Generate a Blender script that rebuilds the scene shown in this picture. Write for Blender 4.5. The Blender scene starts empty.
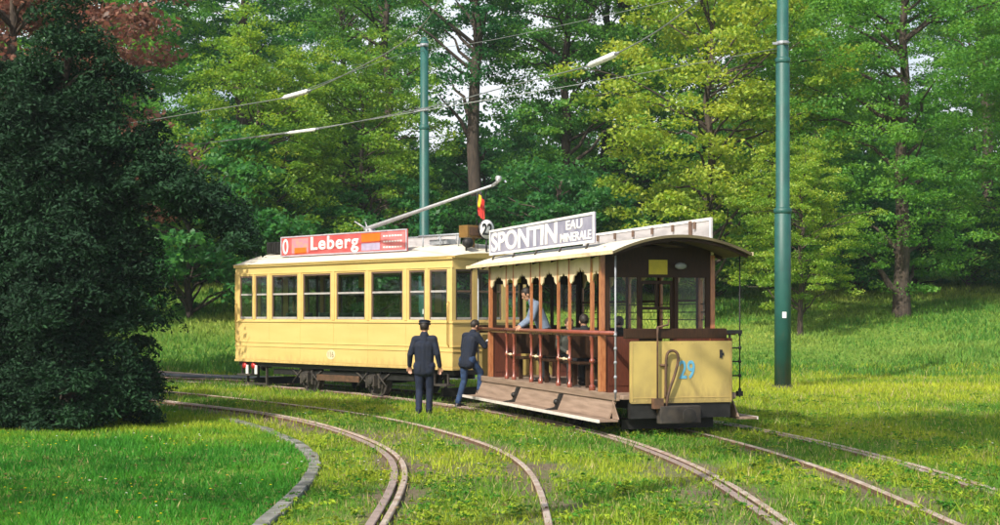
import bpy, bmesh, math, random
import numpy as np
from mathutils import Vector, Matrix, Euler
R = math.radians
scene = bpy.context.scene
COL = scene.collection
random.seed(7)

# ------------------------------------------------------------------ render / camera / light
scene.render.engine = 'CYCLES'
scene.view_settings.view_transform = 'Standard'
scene.view_settings.look = 'None'
scene.view_settings.gamma = 1
scene.view_settings.use_curve_mapping = False
scene.view_settings.exposure = 0.40
scene.cycles.max_bounces = 7
scene.cycles.transparent_max_bounces = 12
scene.cycles.diffuse_bounces = 3
scene.cycles.glossy_bounces = 3
scene.cycles.transmission_bounces = 3
scene.cycles.use_denoising = True
H_CAM = 1.95
cd = bpy.data.cameras.new('camera')
cam = bpy.data.objects.new('camera', cd); COL.objects.link(cam)
cam.location = (0, 0, H_CAM); cam.rotation_euler = (R(90), 0, 0)
cd.sensor_width = 36; cd.lens = 54; cd.shift_y = 0.0515; cd.clip_end = 2000; cd.clip_start = 0.1
scene.camera = cam
SUN_DIR = Vector((-0.56, -0.83, 0)).normalized(); SUN_EL = R(41)
to_sun = Vector((SUN_DIR.x*math.cos(SUN_EL), SUN_DIR.y*math.cos(SUN_EL), math.sin(SUN_EL)))
ld = bpy.data.lights.new('sun', 'SUN'); ld.energy = 4.6; ld.angle = R(0.5); ld.color = (1.0, 0.94, 0.83)
sun = bpy.data.objects.new('sun', ld); COL.objects.link(sun)
sun.rotation_euler = to_sun.to_track_quat('Z', 'Y').to_euler(); sun.location = (-10, -10, 30)
w = bpy.data.worlds.new('World'); scene.world = w; w.use_nodes = True
nt = w.node_tree; nt.nodes.clear()
sky = nt.nodes.new('ShaderNodeTexSky'); sky.sky_type = 'NISHITA'; sky.sun_disc = False
sky.sun_elevation = SUN_EL; sky.sun_rotation = math.atan2(SUN_DIR.x, SUN_DIR.y)
sky.dust_density = 4.0; sky.air_density = 1.0; sky.ozone_density = 1.0
bg = nt.nodes.new('ShaderNodeBackground'); bg.inputs[1].default_value = 0.15
ow = nt.nodes.new('ShaderNodeOutputWorld')
tcw = nt.nodes.new('ShaderNodeTexCoord'); sx_ = nt.nodes.new('ShaderNodeSeparateXYZ'); nt.links.new(tcw.outputs['Generated'], sx_.inputs[0])
mrw = nt.nodes.new('ShaderNodeMapRange'); mrw.inputs['From Min'].default_value = 0.50; mrw.inputs['From Max'].default_value = 0.20; nt.links.new(sx_.outputs[2], mrw.inputs[0])
nzw = nt.nodes.new('ShaderNodeTexNoise'); nzw.inputs['Scale'].default_value = 5.0; nzw.inputs['Detail'].default_value = 6; nt.links.new(tcw.outputs['Generated'], nzw.inputs['Vector'])
mrn = nt.nodes.new('ShaderNodeMapRange'); mrn.inputs['From Min'].default_value = 0.38; mrn.inputs['From Max'].default_value = 0.56; nt.links.new(nzw.outputs[0], mrn.inputs[0])
mlw = nt.nodes.new('ShaderNodeMath'); mlw.operation = 'MULTIPLY'; nt.links.new(mrw.outputs[0], mlw.inputs[0]); nt.links.new(mrn.outputs[0], mlw.inputs[1])
mxw = nt.nodes.new('ShaderNodeMix'); mxw.data_type = 'RGBA'; mxw.inputs[7].default_value = (6.2, 6.4, 6.8, 1); nt.links.new(mlw.outputs[0], mxw.inputs[0]); nt.links.new(sky.outputs[0], mxw.inputs[6])
nt.links.new(mxw.outputs[2], bg.inputs[0]); nt.links.new(bg.outputs[0], ow.inputs[0])

# ------------------------------------------------------------------ materials
M = {}
def mat(name, col, rough=0.6, var=0.12, scale=6.0, metal=0.0, col2=None, bump=0.0, bscale=40.0, coat=0.0, spec=0.5, detail=5.0, lo=0.35, hi=0.65, stretch=None, dirt=None):
    m = bpy.data.materials.new(name); m.use_nodes = True
    t = m.node_tree; N = t.nodes; L = t.links
    b = N['Principled BSDF']; b.inputs['Roughness'].default_value = rough; b.inputs['Metallic'].default_value = metal
    b.inputs['Coat Weight'].default_value = coat; b.inputs['Specular IOR Level'].default_value = spec
    tc = N.new('ShaderNodeTexCoord'); nz = N.new('ShaderNodeTexNoise')
    nz.inputs['Scale'].default_value = scale; nz.inputs['Detail'].default_value = detail
    if stretch:
        mp = N.new('ShaderNodeMapping'); mp.inputs['Scale'].default_value = stretch
        L.new(tc.outputs['Object'], mp.inputs[0]); L.new(mp.outputs[0], nz.inputs['Vector'])
    else:
        L.new(tc.outputs['Object'], nz.inputs['Vector'])
    cr = N.new('ShaderNodeValToRGB')
    c2 = col2 if col2 else tuple(max(0, c*(1-2*var)) for c in col)
    cr.color_ramp.elements[0].position = lo; cr.color_ramp.elements[1].position = hi
    cr.color_ramp.elements[0].color = (*c2, 1); cr.color_ramp.elements[1].color = (*col, 1)
    L.new(nz.outputs[0], cr.inputs[0]); L.new(cr.outputs[0], b.inputs['Base Color'])
    mr = N.new('ShaderNodeMapRange'); mr.inputs['To Min'].default_value = max(0, rough-0.1); mr.inputs['To Max'].default_value = min(1, rough+0.15)
    L.new(nz.outputs[0], mr.inputs[0]); L.new(mr.outputs[0], b.inputs['Roughness'])
    if dirt:
        n3 = N.new('ShaderNodeTexNoise'); n3.inputs['Scale'].default_value = 3.0; n3.inputs['Detail'].default_value = 9; n3.inputs['Roughness'].default_value = 0.7
        mp3 = N.new('ShaderNodeMapping'); mp3.inputs['Scale'].default_value = (2.2, 2.2, 0.5); L.new(tc.outputs['Object'], mp3.inputs[0]); L.new(mp3.outputs[0], n3.inputs['Vector'])
        sz_ = N.new('ShaderNodeSeparateXYZ'); L.new(tc.outputs['Object'], sz_.inputs[0])
        m3 = N.new('ShaderNodeMapRange'); m3.inputs['From Min'].default_value = dirt[1]; m3.inputs['From Max'].default_value = dirt[0]; m3.inputs['To Min'].default_value = 0.0; m3.inputs['To Max'].default_value = 0.30; L.new(sz_.outputs[2], m3.inputs[0])
        a3 = N.new('ShaderNodeMath'); a3.operation = 'ADD'; L.new(n3.outputs[0], a3.inputs[0]); L.new(m3.outputs[0], a3.inputs[1])
        m4 = N.new('ShaderNodeMapRange'); m4.inputs['From Min'].default_value = 0.58; m4.inputs['From Max'].default_value = 0.95; m4.inputs['To Max'].default_value = 0.65; L.new(a3.outputs[0], m4.inputs[0])
        x3 = N.new('ShaderNodeMix'); x3.data_type = 'RGBA'; x3.inputs[7].default_value = (0.16, 0.11, 0.06, 1); L.new(m4.outputs[0], x3.inputs[0]); L.new(cr.outputs[0], x3.inputs[6]); L.new(x3.outputs[2], b.inputs['Base Color'])
    if bump > 0:
        n2 = N.new('ShaderNodeTexNoise'); n2.inputs['Scale'].default_value = bscale; n2.inputs['Detail'].default_value = 4
        L.new(tc.outputs['Object'], n2.inputs['Vector'])
        bp = N.new('ShaderNodeBump'); bp.inputs['Strength'].default_value = bump; bp.inputs['Distance'].default_value = 0.02
        L.new(n2.outputs[0], bp.inputs['Height']); L.new(bp.outputs[0], b.inputs['Normal'])
    M[name] = m
    return m
mat('yellow_paint', (0.67, 0.485, 0.175), 0.42, 0.04, 1.6, bump=0.06, bscale=2.5, coat=0.15, col2=(0.62, 0.44, 0.15), stretch=(0.6, 0.6, 3), dirt=(0.66, 0.95))
mat('dash_paint', (0.50, 0.378, 0.115), 0.45, 0.05, 1.8, coat=0.1, col2=(0.37, 0.28, 0.095), dirt=(0.5, 0.95), bump=0.03, bscale=4)
mat('cream_paint', (0.80, 0.66, 0.42), 0.5, 0.06, 4, col2=(0.66, 0.52, 0.32))
mat('moulding', (0.50, 0.36, 0.12), 0.5, 0.08, 4)
mat('roof_canvas', (0.72, 0.66, 0.52), 0.8, 0.08, 3, bump=0.1)
mat('roof_white', (0.66, 0.61, 0.49), 0.75, 0.10, 2, bump=0.08, stretch=(2, 0.6, 1))
mat('ceiling_board', (0.17, 0.13, 0.065), 0.6, 0.1, 3)
mat('roof_edge', (0.12, 0.095, 0.045), 0.6, 0.1, 4)
mat('red_wood', (0.11, 0.030, 0.014), 0.45, 0.2, 8, coat=0.15, col2=(0.07, 0.018, 0.010), stretch=(6, 6, 1))
mat('post_wood', (0.46, 0.19, 0.075), 0.35, 0.18, 8, coat=0.35, col2=(0.30, 0.10, 0.04), stretch=(6, 6, 1))
mat('rail_red', (0.25, 0.065, 0.04), 0.28, 0.12, 6, coat=0.5)
mat('dark_wood', (0.042, 0.019, 0.008), 0.6, 0.2, 8, coat=0.05, spec=0.25, stretch=(6, 6, 1))
mat('step_board', (0.29, 0.205, 0.15), 0.7, 0.15, 3, col2=(0.19, 0.13, 0.09), stretch=(0.5, 5, 5), bump=0.06)
mat('step_edge', (0.72, 0.66, 0.60), 0.5, 0.1, 6)
mat('black_iron', (0.022, 0.021, 0.020), 0.55, 0.25, 10, metal=0.2, bump=0.08)
mat('dusty_iron', (0.055, 0.045, 0.035), 0.75, 0.3, 7, col2=(0.025, 0.022, 0.02), bump=0.1)
mat('rusty_iron', (0.13, 0.065, 0.035), 0.7, 0.3, 9, col2=(0.06, 0.035, 0.02))
mat('grey_metal', (0.33, 0.35, 0.38), 0.5, 0.1, 6, metal=0.3)
mat('light_metal', (0.46, 0.46, 0.47), 0.45, 0.08, 6, metal=0.3)
mat('brass', (0.62, 0.42, 0.12), 0.3, 0.1, 9, metal=0.9)
mat('sash_brown', (0.16, 0.10, 0.07), 0.45, 0.1, 8)
mat('sash_grey', (0.42, 0.40, 0.38), 0.5, 0.1, 8)
mat('interior', (0.09, 0.065, 0.035), 0.55, 0.2, 4)
mat('seat_green', (0.02, 0.045, 0.03), 0.6, 0.2, 6)
mat('sign_red', (0.60, 0.11, 0.105), 0.5, 0.1, 5, col2=(0.50, 0.075, 0.075))
mat('sign_pink', (0.72, 0.20, 0.20), 0.5, 0.1, 5)
mat('sign_orange', (0.75, 0.16, 0.012), 0.5, 0.08, 5)
mat('sign_peach', (0.72, 0.28, 0.20), 0.5, 0.14, 9, col2=(0.55, 0.20, 0.30))
mat('sign_lilac', (0.42, 0.36, 0.50), 0.5, 0.1, 8)
mat('sign_white', (0.82, 0.80, 0.78), 0.5, 0.05, 7)
mat('sign_frame', (0.50, 0.45, 0.50), 0.5, 0.1, 7)
mat('sign_grey', (0.22, 0.22, 0.30), 0.6, 0.12, 3, col2=(0.33, 0.32, 0.40))
mat('sign_back', (0.46, 0.44, 0.45), 0.6, 0.15, 3, stretch=(0.5, 3, 3))
mat('notice_yellow', (0.62, 0.50, 0.03), 0.5, 0.08, 7)
mat('blue_digit', (0.12, 0.38, 0.56), 0.4, 0.08, 9)
mat('ink', (0.015, 0.015, 0.018), 0.5, 0.1, 9)
mat('faded_ink', (0.28, 0.27, 0.17), 0.5, 0.1, 9)
mat('red_lamp', (0.55, 0.03, 0.03), 0.3, 0.1, 9)
mat('flag_yellow', (0.80, 0.52, 0.03), 0.8, 0.08, 9)
mat('flag_red', (0.62, 0.04, 0.03), 0.8, 0.08, 9)
mat('box_brown', (0.22, 0.12, 0.03), 0.5, 0.12, 6)
mat('pole_green', (0.016, 0.098, 0.082), 0.5, 0.15, 2.5, col2=(0.011, 0.070, 0.060), bump=0.08, bscale=14, dirt=(0.0, 0.9))
mat('wire_copper', (0.30, 0.32, 0.30), 0.4, 0.1, 8, metal=0.5)
mat('sleeve_white', (0.80, 0.80, 0.77), 0.4, 0.15, 14, col2=(0.5, 0.48, 0.42), lo=0.2, hi=0.5)
mat('rail_steel', (0.52, 0.44, 0.37), 0.45, 0.12, 5, metal=0.15, col2=(0.36, 0.25, 0.19), stretch=(1, 1, 1))
mat('rail_side', (0.16, 0.085, 0.05), 0.8, 0.25, 12, bump=0.2)
mat('check_steel', (0.38, 0.29, 0.25), 0.6, 0.15, 6, metal=0.2, bump=0.1)
mat('stone', (0.24, 0.235, 0.215), 0.85, 0.2, 5, col2=(0.10, 0.105, 0.075), bump=0.4, bscale=25)
mat('asphalt', (0.13, 0.135, 0.14), 0.9, 0.2, 4, bump=0.2)
mat('bark', (0.075, 0.055, 0.04), 0.9, 0.3, 5, bump=0.8, bscale=14, stretch=(3, 3, 0.6))
mat('bark_pale', (0.15, 0.125, 0.09), 0.9, 0.3, 5, bump=0.8, bscale=14, stretch=(3, 3, 0.6))
mat('skin', (0.46, 0.25, 0.16), 0.5, 0.08, 12)
mat('hair_dark', (0.025, 0.016, 0.011), 0.6, 0.25, 30)
mat('hair_brown', (0.07, 0.04, 0.022), 0.6, 0.25, 30)
mat('navy_cloth', (0.006, 0.012, 0.030), 0.85, 0.2, 14, bump=0.9, bscale=9)
mat('navy_trousers', (0.007, 0.015, 0.042), 0.85, 0.2, 14, bump=0.9, bscale=9)
mat('denim', (0.022, 0.055, 0.14), 0.85, 0.25, 14, bump=0.9, bscale=9)
mat('shirt_blue', (0.17, 0.22, 0.31), 0.85, 0.12, 9, bump=0.9, bscale=9)
mat('dark_cloth', (0.018, 0.020, 0.024), 0.85, 0.2, 12, bump=0.9, bscale=9)
mat('olive_cloth', (0.055, 0.06, 0.05), 0.85, 0.2, 12, bump=0.9, bscale=9)
mat('white_cloth', (0.62, 0.66, 0.72), 0.85, 0.06, 12)
mat('leather', (0.014, 0.011, 0.010), 0.4, 0.2, 12)
mat('eye_dark', (0.02, 0.015, 0.012), 0.2, 0.1, 12)

def glass_mat():
    m = bpy.data.materials.new('window_glass'); m.use_nodes = True
    N = m.node_tree.nodes; L = m.node_tree.links; N.clear()
    o = N.new('ShaderNodeOutputMaterial'); mx = N.new('ShaderNodeMixShader')
    tr = N.new('ShaderNodeBsdfTransparent'); tr.inputs[0].default_value = (0.90, 0.94, 0.92, 1)
    gl = N.new('ShaderNodeBsdfGlossy'); gl.inputs['Roughness'].default_value = 0.03
    lw = N.new('ShaderNodeLayerWeight'); pw = N.new('ShaderNodeMath'); pw.operation = 'POWER'; pw.inputs[1].default_value = 4.0; L.new(lw.outputs['Facing'], pw.inputs[0])
    fr = N.new('ShaderNodeMath'); fr.operation = 'MULTIPLY_ADD'; fr.inputs[1].default_value = 0.7; fr.inputs[2].default_value = 0.03; L.new(pw.outputs[0], fr.inputs[0])
    nz = N.new('ShaderNodeTexNoise'); nz.inputs['Scale'].default_value = 1.3
    bp = N.new('ShaderNodeBump'); bp.inputs['Strength'].default_value = 0.25
    L.new(nz.outputs[0], bp.inputs['Height']); L.new(bp.outputs[0], gl.inputs['Normal'])
    L.new(fr.outputs[0], mx.inputs[0]); L.new(tr.outputs[0], mx.inputs[1]); L.new(gl.outputs[0], mx.inputs[2])
    L.new(mx.outputs[0], o.inputs[0]); M['window_glass'] = m
glass_mat()

def leaf_mat(name, ca, cb, cc, transl=0.45, rough=0.5):
    m = bpy.data.materials.new(name); m.use_nodes = True
    N = m.node_tree.nodes; L = m.node_tree.links; N.clear()
    o = N.new('ShaderNodeOutputMaterial'); mx = N.new('ShaderNodeMixShader'); mx.inputs[0].default_value = transl
    b = N.new('ShaderNodeBsdfPrincipled'); b.inputs['Roughness'].default_value = rough; b.inputs['Specular IOR Level'].default_value = 0.35
    t = N.new('ShaderNodeBsdfTranslucent')
    g = N.new('ShaderNodeNewGeometry'); tc = N.new('ShaderNodeTexCoord'); nz = N.new('ShaderNodeTexNoise')
    nz.inputs['Scale'].default_value = 0.55; nz.inputs['Detail'].default_value = 3
    L.new(tc.outputs['Object'], nz.inputs['Vector'])
    ad = N.new('ShaderNodeMath'); ad.operation = 'MULTIPLY_ADD'; ad.inputs[1].default_value = 0.45
    L.new(g.outputs['Random Per Island'], ad.inputs[0])
    mr = N.new('ShaderNodeMapRange'); mr.inputs['From Min'].default_value = 0.3; mr.inputs['From Max'].default_value = 0.7
    mr.inputs['To Min'].default_value = 0.0; mr.inputs['To Max'].default_value = 0.55
    L.new(nz.outputs[0], mr.inputs[0]); L.new(mr.outputs[0], ad.inputs[2])
    cr = N.new('ShaderNodeValToRGB'); e = cr.color_ramp.elements
    e[0].position = 0.0; e[0].color = (*ca, 1); e[1].position = 1.0; e[1].color = (*cc, 1)
    k = e.new(0.5); k.color = (*cb, 1)
    oi = N.new('ShaderNodeObjectInfo'); a2 = N.new('ShaderNodeMath'); a2.operation = 'MULTIPLY_ADD'; a2.inputs[1].default_value = 0.36; a2.inputs[2].default_value = -0.16
    a3 = N.new('ShaderNodeMath'); a3.operation = 'ADD'; L.new(oi.outputs['Random'], a2.inputs[0]); L.new(a2.outputs[0], a3.inputs[0]); L.new(ad.outputs[0], a3.inputs[1])
    L.new(a3.outputs[0], cr.inputs[0])
    L.new(cr.outputs[0], b.inputs['Base Color'])
    hs = N.new('ShaderNodeHueSaturation'); hs.inputs['Hue'].default_value = 0.48; hs.inputs['Saturation'].default_value = 1.1; hs.inputs['Value'].default_value = 1.9
    L.new(cr.outputs[0], hs.inputs['Color']); L.new(hs.outputs[0], t.inputs[0])
    L.new(b.outputs[0], mx.inputs[1]); L.new(t.outputs[0], mx.inputs[2]); L.new(mx.outputs[0], o.inputs[0])
    M[name] = m
leaf_mat('leaf_mid', (0.028, 0.13, 0.034), (0.070, 0.22, 0.040), (0.17, 0.33, 0.045))
leaf_mat('leaf_dark', (0.014, 0.085, 0.034), (0.034, 0.145, 0.040), (0.08, 0.23, 0.045))
leaf_mat('leaf_yellow', (0.07, 0.19, 0.025), (0.17, 0.30, 0.035), (0.38, 0.43, 0.06), 0.4)
leaf_mat('leaf_light', (0.045, 0.17, 0.032), (0.10, 0.26, 0.04), (0.21, 0.37, 0.055))
leaf_mat('leaf_copper', (0.09, 0.05, 0.035), (0.24, 0.115, 0.075), (0.40, 0.20, 0.13), 0.3)
leaf_mat('leaf_yew', (0.003, 0.018, 0.007), (0.006, 0.032, 0.011), (0.018, 0.070, 0.020), 0.1, 0.85)

def attr_mat(name, rough=0.8, transl=0.0, ground=False):
    m = bpy.data.materials.new(name); m.use_nodes = True
    N = m.node_tree.nodes; L = m.node_tree.links
    b = N['Principled BSDF']; b.inputs['Roughness'].default_value = rough; b.inputs['Specular IOR Level'].default_value = 0.2
    a = N.new('ShaderNodeAttribute'); a.attribute_name = 'kindcol'
    if ground:
        tc = N.new('ShaderNodeTexCoord')
        n1 = N.new('ShaderNodeTexNoise'); n1.inputs['Scale'].default_value = 2.2; n1.inputs['Detail'].default_value = 9; n1.inputs['Roughness'].default_value = 0.7
        L.new(tc.outputs['Object'], n1.inputs['Vector'])
        g1 = N.new('ShaderNodeValToRGB'); e = g1.color_ramp.elements
        e[0].position = 0.3; e[0].color = (0.05, 0.14, 0.02, 1); e[1].position = 0.7; e[1].color = (0.20, 0.29, 0.035, 1)
        L.new(n1.outputs[0], g1.inputs[0])
        n2 = N.new('ShaderNodeTexNoise'); n2.inputs['Scale'].default_value = 14; n2.inputs['Detail'].default_value = 8; n2.inputs['Roughness'].default_value = 0.75
        L.new(tc.outputs['Object'], n2.inputs['Vector'])
        g2 = N.new('ShaderNodeValToRGB'); e = g2.color_ramp.elements
        e[0].position = 0.3; e[0].color = (0.05, 0.035, 0.022, 1); e[1].position = 0.72; e[1].color = (0.26, 0.20, 0.14, 1)
        L.new(n2.outputs[0], g2.inputs[0])
        mx = N.new('ShaderNodeMix'); mx.data_type = 'RGBA'
        ad = N.new('ShaderNodeMath'); ad.operation = 'ADD'
        sb = N.new('ShaderNodeMath'); sb.operation = 'MULTIPLY_ADD'; sb.inputs[1].default_value = 1.2; sb.inputs[2].default_value = -0.6
        L.new(n2.outputs[0], sb.inputs[0])
        sp = N.new('ShaderNodeSeparateColor'); L.new(a.outputs['Color'], sp.inputs[0])
        L.new(sp.outputs[0], ad.inputs[0]); L.new(sb.outputs[0], ad.inputs[1])
        cl = N.new('ShaderNodeClamp'); L.new(ad.outputs[0], cl.inputs[0])
        L.new(cl.outputs[0], mx.inputs[0]); L.new(g1.outputs[0], mx.inputs[6]); L.new(g2.outputs[0], mx.inputs[7])
        L.new(mx.outputs[2], b.inputs['Base Color'])
        bp = N.new('ShaderNodeBump'); bp.inputs['Strength'].default_value = 0.7; bp.inputs['Distance'].default_value = 0.04
        L.new(n2.outputs[0], bp.inputs['Height']); L.new(bp.outputs[0], b.inputs['Normal'])
    else:
        L.new(a.outputs['Color'], b.inputs['Base Color'])
        t = N.new('ShaderNodeBsdfTranslucent'); mx = N.new('ShaderNodeMixShader'); mx.inputs[0].default_value = transl
        hs = N.new('ShaderNodeHueSaturation'); hs.inputs['Value'].default_value = 1.5
        L.new(a.outputs['Color'], hs.inputs['Color']); L.new(hs.outputs[0], t.inputs[0])
        L.new(b.outputs[0], mx.inputs[1]); L.new(t.outputs[0], mx.inputs[2])
        L.new(mx.outputs[0], N['Material Output'].inputs[0])
    M[name] = m
attr_mat('ground_earth', 0.95, ground=True)
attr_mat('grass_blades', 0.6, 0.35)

# ------------------------------------------------------------------ object helpers
def tag(o, label=None, cat=None, group=None, kind=None):
    if label: o['label'] = label
    if cat: o['category'] = cat
    if group: o['group'] = group
    if kind: o['kind'] = kind
    return o
def empty(name, loc=(0, 0, 0), rz=0.0):
    o = bpy.data.objects.new(name, None); COL.objects.link(o); o.location = loc; o.rotation_euler = (0, 0, rz)
    o.empty_display_size = 0.3
    return o
def copy_tree(o, parent=None):
    c = o.copy(); COL.objects.link(c)
    if parent: c.parent = parent
    for ch in list(o.children): copy_tree(ch, c)
    return c

class MB:
    """collects shapes, then links them as one mesh object"""
    def __init__(s): s.v = []; s.f = []; s.m = []; s.sm = []
    def add(s, vs, fs, mi=0, smooth=False):
        o = len(s.v); s.v += [tuple(v) for v in vs]
        for f in fs: s.f.append([i+o for i in f]); s.m.append(mi); s.sm.append(smooth)
        return s
    def box(s, x0, x1, y0, y1, z0, z1, mi=0, b=0.0):
        if x0 > x1: x0, x1 = x1, x0
        if y0 > y1: y0, y1 = y1, y0
        if z0 > z1: z0, z1 = z1, z0
        v = [(x0,y0,z0),(x1,y0,z0),(x1,y1,z0),(x0,y1,z0),(x0,y0,z1),(x1,y0,z1),(x1,y1,z1),(x0,y1,z1)]
        return s.add(v, [(0,3,2,1),(4,5,6,7),(0,1,5,4),(1,2,6,5),(2,3,7,6),(3,0,4,7)], mi)
    def tube(s, pts, rad, n=10, mi=0, cap=True):
        pts = [Vector(p) for p in pts]
        if not hasattr(rad, '__len__'): rad = [rad]*len(pts)
        vs = []; fs = []; up = None
        for i, p in enumerate(pts):
            d = (pts[min(i+1, len(pts)-1)] - pts[max(i-1, 0)])
            d = d.normalized() if d.length > 1e-9 else Vector((0, 0, 1))
            if up is None:
                up = Vector((0, 0, 1)) if abs(d.z) < 0.9 else Vector((1, 0, 0))
                a = d.cross(up).normalized()
            else:
                a = (a - d*a.dot(d)).normalized()
            b = d.cross(a)
            for k in range(n):
                t = 2*math.pi*k/n
                vs.append(p + (a*math.cos(t) + b*math.sin(t))*rad[i])
        for i in range(len(pts)-1):
            for k in range(n):
                fs.append((i*n+k, i*n+(k+1) % n, (i+1)*n+(k+1) % n, (i+1)*n+k))
        if cap:
            fs.append(tuple(range(n-1, -1, -1))); fs.append(tuple(range((len(pts)-1)*n, len(pts)*n)))
        return s.add(vs, fs, mi, True)
    def prism(s, outline, d0, d1, axis='y', mi=0):
        """outline: list of 2D points; extruded along axis"""
        n = len(outline); vs = []
        for d in (d0, d1):
            for (a, b) in outline:
                vs.append({'y': (a, d, b), 'x': (d, a, b), 'z': (a, b, d)}[axis])
        fs = [tuple(range(n)), tuple(range(2*n-1, n-1, -1))]
        for i in range(n): fs.append((i, n+i, n+(i+1) % n, (i+1) % n))
        return s.add(vs, fs, mi)
    def ball(s, c, r, n=12, mi=0):
        if not hasattr(r, '__len__'): r = (r, r, r)
        vs = []; fs = []
        for i in range(n//2+1):
            th = math.pi*i/(n//2)
            for k in range(n):
                ph = 2*math.pi*k/n
                vs.append((c[0]+r[0]*math.sin(th)*math.cos(ph), c[1]+r[1]*math.sin(th)*math.sin(ph), c[2]+r[2]*math.cos(th)))
        for i in range(n//2):
            for k in range(n): fs.append((i*n+k, (i+1)*n+k, (i+1)*n+(k+1) % n, i*n+(k+1) % n))
        return s.add(vs, fs, mi, True)
    def build(s, name, mats, parent=None, bevel=0.0, loc=None):
        me = bpy.data.meshes.new(name); me.from_pydata(s.v, [], s.f)
        if not isinstance(mats, (list, tuple)): mats = [mats]
        for k in mats: me.materials.append(M[k])
        me.polygons.foreach_set('material_index', s.m)
        me.polygons.foreach_set('use_smooth', s.sm)
        bm = bmesh.new(); bm.from_mesh(me); bmesh.ops.recalc_face_normals(bm, faces=bm.faces); bm.to_mesh(me); bm.free()
        me.update()
        o = bpy.data.objects.new(name, me); COL.objects.link(o)
        if parent: o.parent = parent
        if loc: o.location = loc
        if bevel > 0:
            md = o.modifiers.new('bevel', 'BEVEL'); md.width = bevel; md.segments = 2; md.limit_method = 'ANGLE'; md.angle_limit = R(50)
        return o

def text_obj(name, body, size, material, parent, loc, rot, sx=1.0, offset=0.0, extrude=0.004, align='LEFT', spacing=1.0):
    c = bpy.data.curves.new(name, 'FONT'); c.body = body; c.size = size; c.extrude = extrude; c.offset = offset
    c.align_x = align; c.space_character = spacing; c.align_y = 'BOTTOM_BASELINE'
    t = bpy.data.objects.new(name+'_tmp', c); COL.objects.link(t)
    bpy.context.view_layer.update()
    me = bpy.data.meshes.new_from_object(t.evaluated_get(bpy.context.evaluated_depsgraph_get()))
    bpy.data.objects.remove(t)
    me.materials.clear(); me.materials.append(M[material])
    o = bpy.data.objects.new(name, me); COL.objects.link(o); o.parent = parent
    o.location = loc; o.rotation_euler = rot; o.scale = (sx, 1, 1)
    return o
def fit_text(name, body, x_left, x_right, z0, z1, y, material, parent, near=True, offset=0.0, spacing=1.0):
    """lettering on a plane facing +y (near side): reads from large x to small x"""
    o = text_obj(name, body, 1.0, material, parent, (0, 0, 0), (R(90), 0, R(180)), offset=offset, spacing=spacing)
    xs = [v.co.x for v in o.data.vertices]; ys = [v.co.y for v in o.data.vertices]
    wdt = max(xs)-min(xs); hgt = max(ys)-min(ys)
    sx = abs(x_left-x_right)/wdt; sy = (z1-z0)/hgt
    o.scale = (sx, sy, 1)
    o.location = (x_left + min(xs)*sx, y, z0 - min(ys)*sy)
    return o
def mesh_np(name, verts, faces_flat, per, mats, parent=None, cols=None, smooth=False, matidx=None):
    me = bpy.data.meshes.new(name); nv = len(verts); nf = len(faces_flat)//per
    me.vertices.add(nv); me.vertices.foreach_set('co', np.ascontiguousarray(verts, dtype=np.float32).ravel())
    me.loops.add(nf*per); me.loops.foreach_set('vertex_index', np.ascontiguousarray(faces_flat, dtype=np.int32))
    me.polygons.add(nf); me.polygons.foreach_set('loop_start', np.arange(0, nf*per, per, dtype=np.int32))
    me.polygons.foreach_set('loop_total', np.full(nf, per, dtype=np.int32))
    for k in mats: me.materials.append(M[k])
    if matidx is not None: me.polygons.foreach_set('material_index', matidx)
    me.polygons.foreach_set('use_smooth', np.full(nf, smooth))
    if cols is not None:
        at = me.color_attributes.new('kindcol', 'FLOAT_COLOR', 'POINT')
        c4 = np.ones((nv, 4), dtype=np.float32); c4[:, :3] = cols
        at.data.foreach_set('color', c4.ravel())
    me.update(calc_edges=True)
    o = bpy.data.objects.new(name, me); COL.objects.link(o)
    if parent: o.parent = parent
    return o

# ------------------------------------------------------------------ terrain and track geometry
def sstep(a, b, x):
    t = np.clip((x-a)/(b-a), 0, 1); return t*t*(3-2*t)
def ground_z(x, y):
    x = np.asarray(x, dtype=float); y = np.asarray(y, dtype=float)
    z = 0.10*sstep(30, 37, y)
    st = 42.5 + 1.2*np.sin(x*0.11+0.7)
    h = np.clip(y-st, 0, None)
    z = z + 0.145*np.minimum(h*h/(h+5.0), 45) 
    z = z + sstep(46, 56, y)*0.25*np.sin(x*0.21+y*0.13)*np.cos(y*0.17-x*0.05)
    z = z + sstep(13, 40, x)*1.5*sstep(30, 60, y)
    return z
def gz(x, y): return float(ground_z(x, y))

def smooth_line(pts, step=0.25):
    P = np.array(pts, float); P = np.vstack([2*P[0]-P[1], P, 2*P[-1]-P[-2]]); out = []
    for i in range(1, len(P)-2):
        for t in np.linspace(0, 1, 24, endpoint=False):
            a, b, c, d = P[i-1], P[i], P[i+1], P[i+2]
            out.append(0.5*((2*b)+(-a+c)*t+(2*a-5*b+4*c-d)*t*t+(-a+3*b-3*c+d)*t**3))
    out.append(P[-2]); out = np.array(out)
    s = np.r_[0, np.cumsum(np.linalg.norm(np.diff(out, axis=0), axis=1))]
    q = np.arange(0, s[-1], step)
    L = np.c_[np.interp(q, s, out[:, 0]), np.interp(q, s, out[:, 1])]
    for _ in range(60):
        L[1:-1] = 0.25*L[:-2]+0.5*L[1:-1]+0.25*L[2:]
    return L
def offset_line(L, d):
    t = np.gradient(L, axis=0); t /= np.linalg.norm(t, axis=1)[:, None]
    return L + d*np.c_[t[:, 1], -t[:, 0]]     # +d = to the right of travel (travelling away from the camera)
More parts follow.
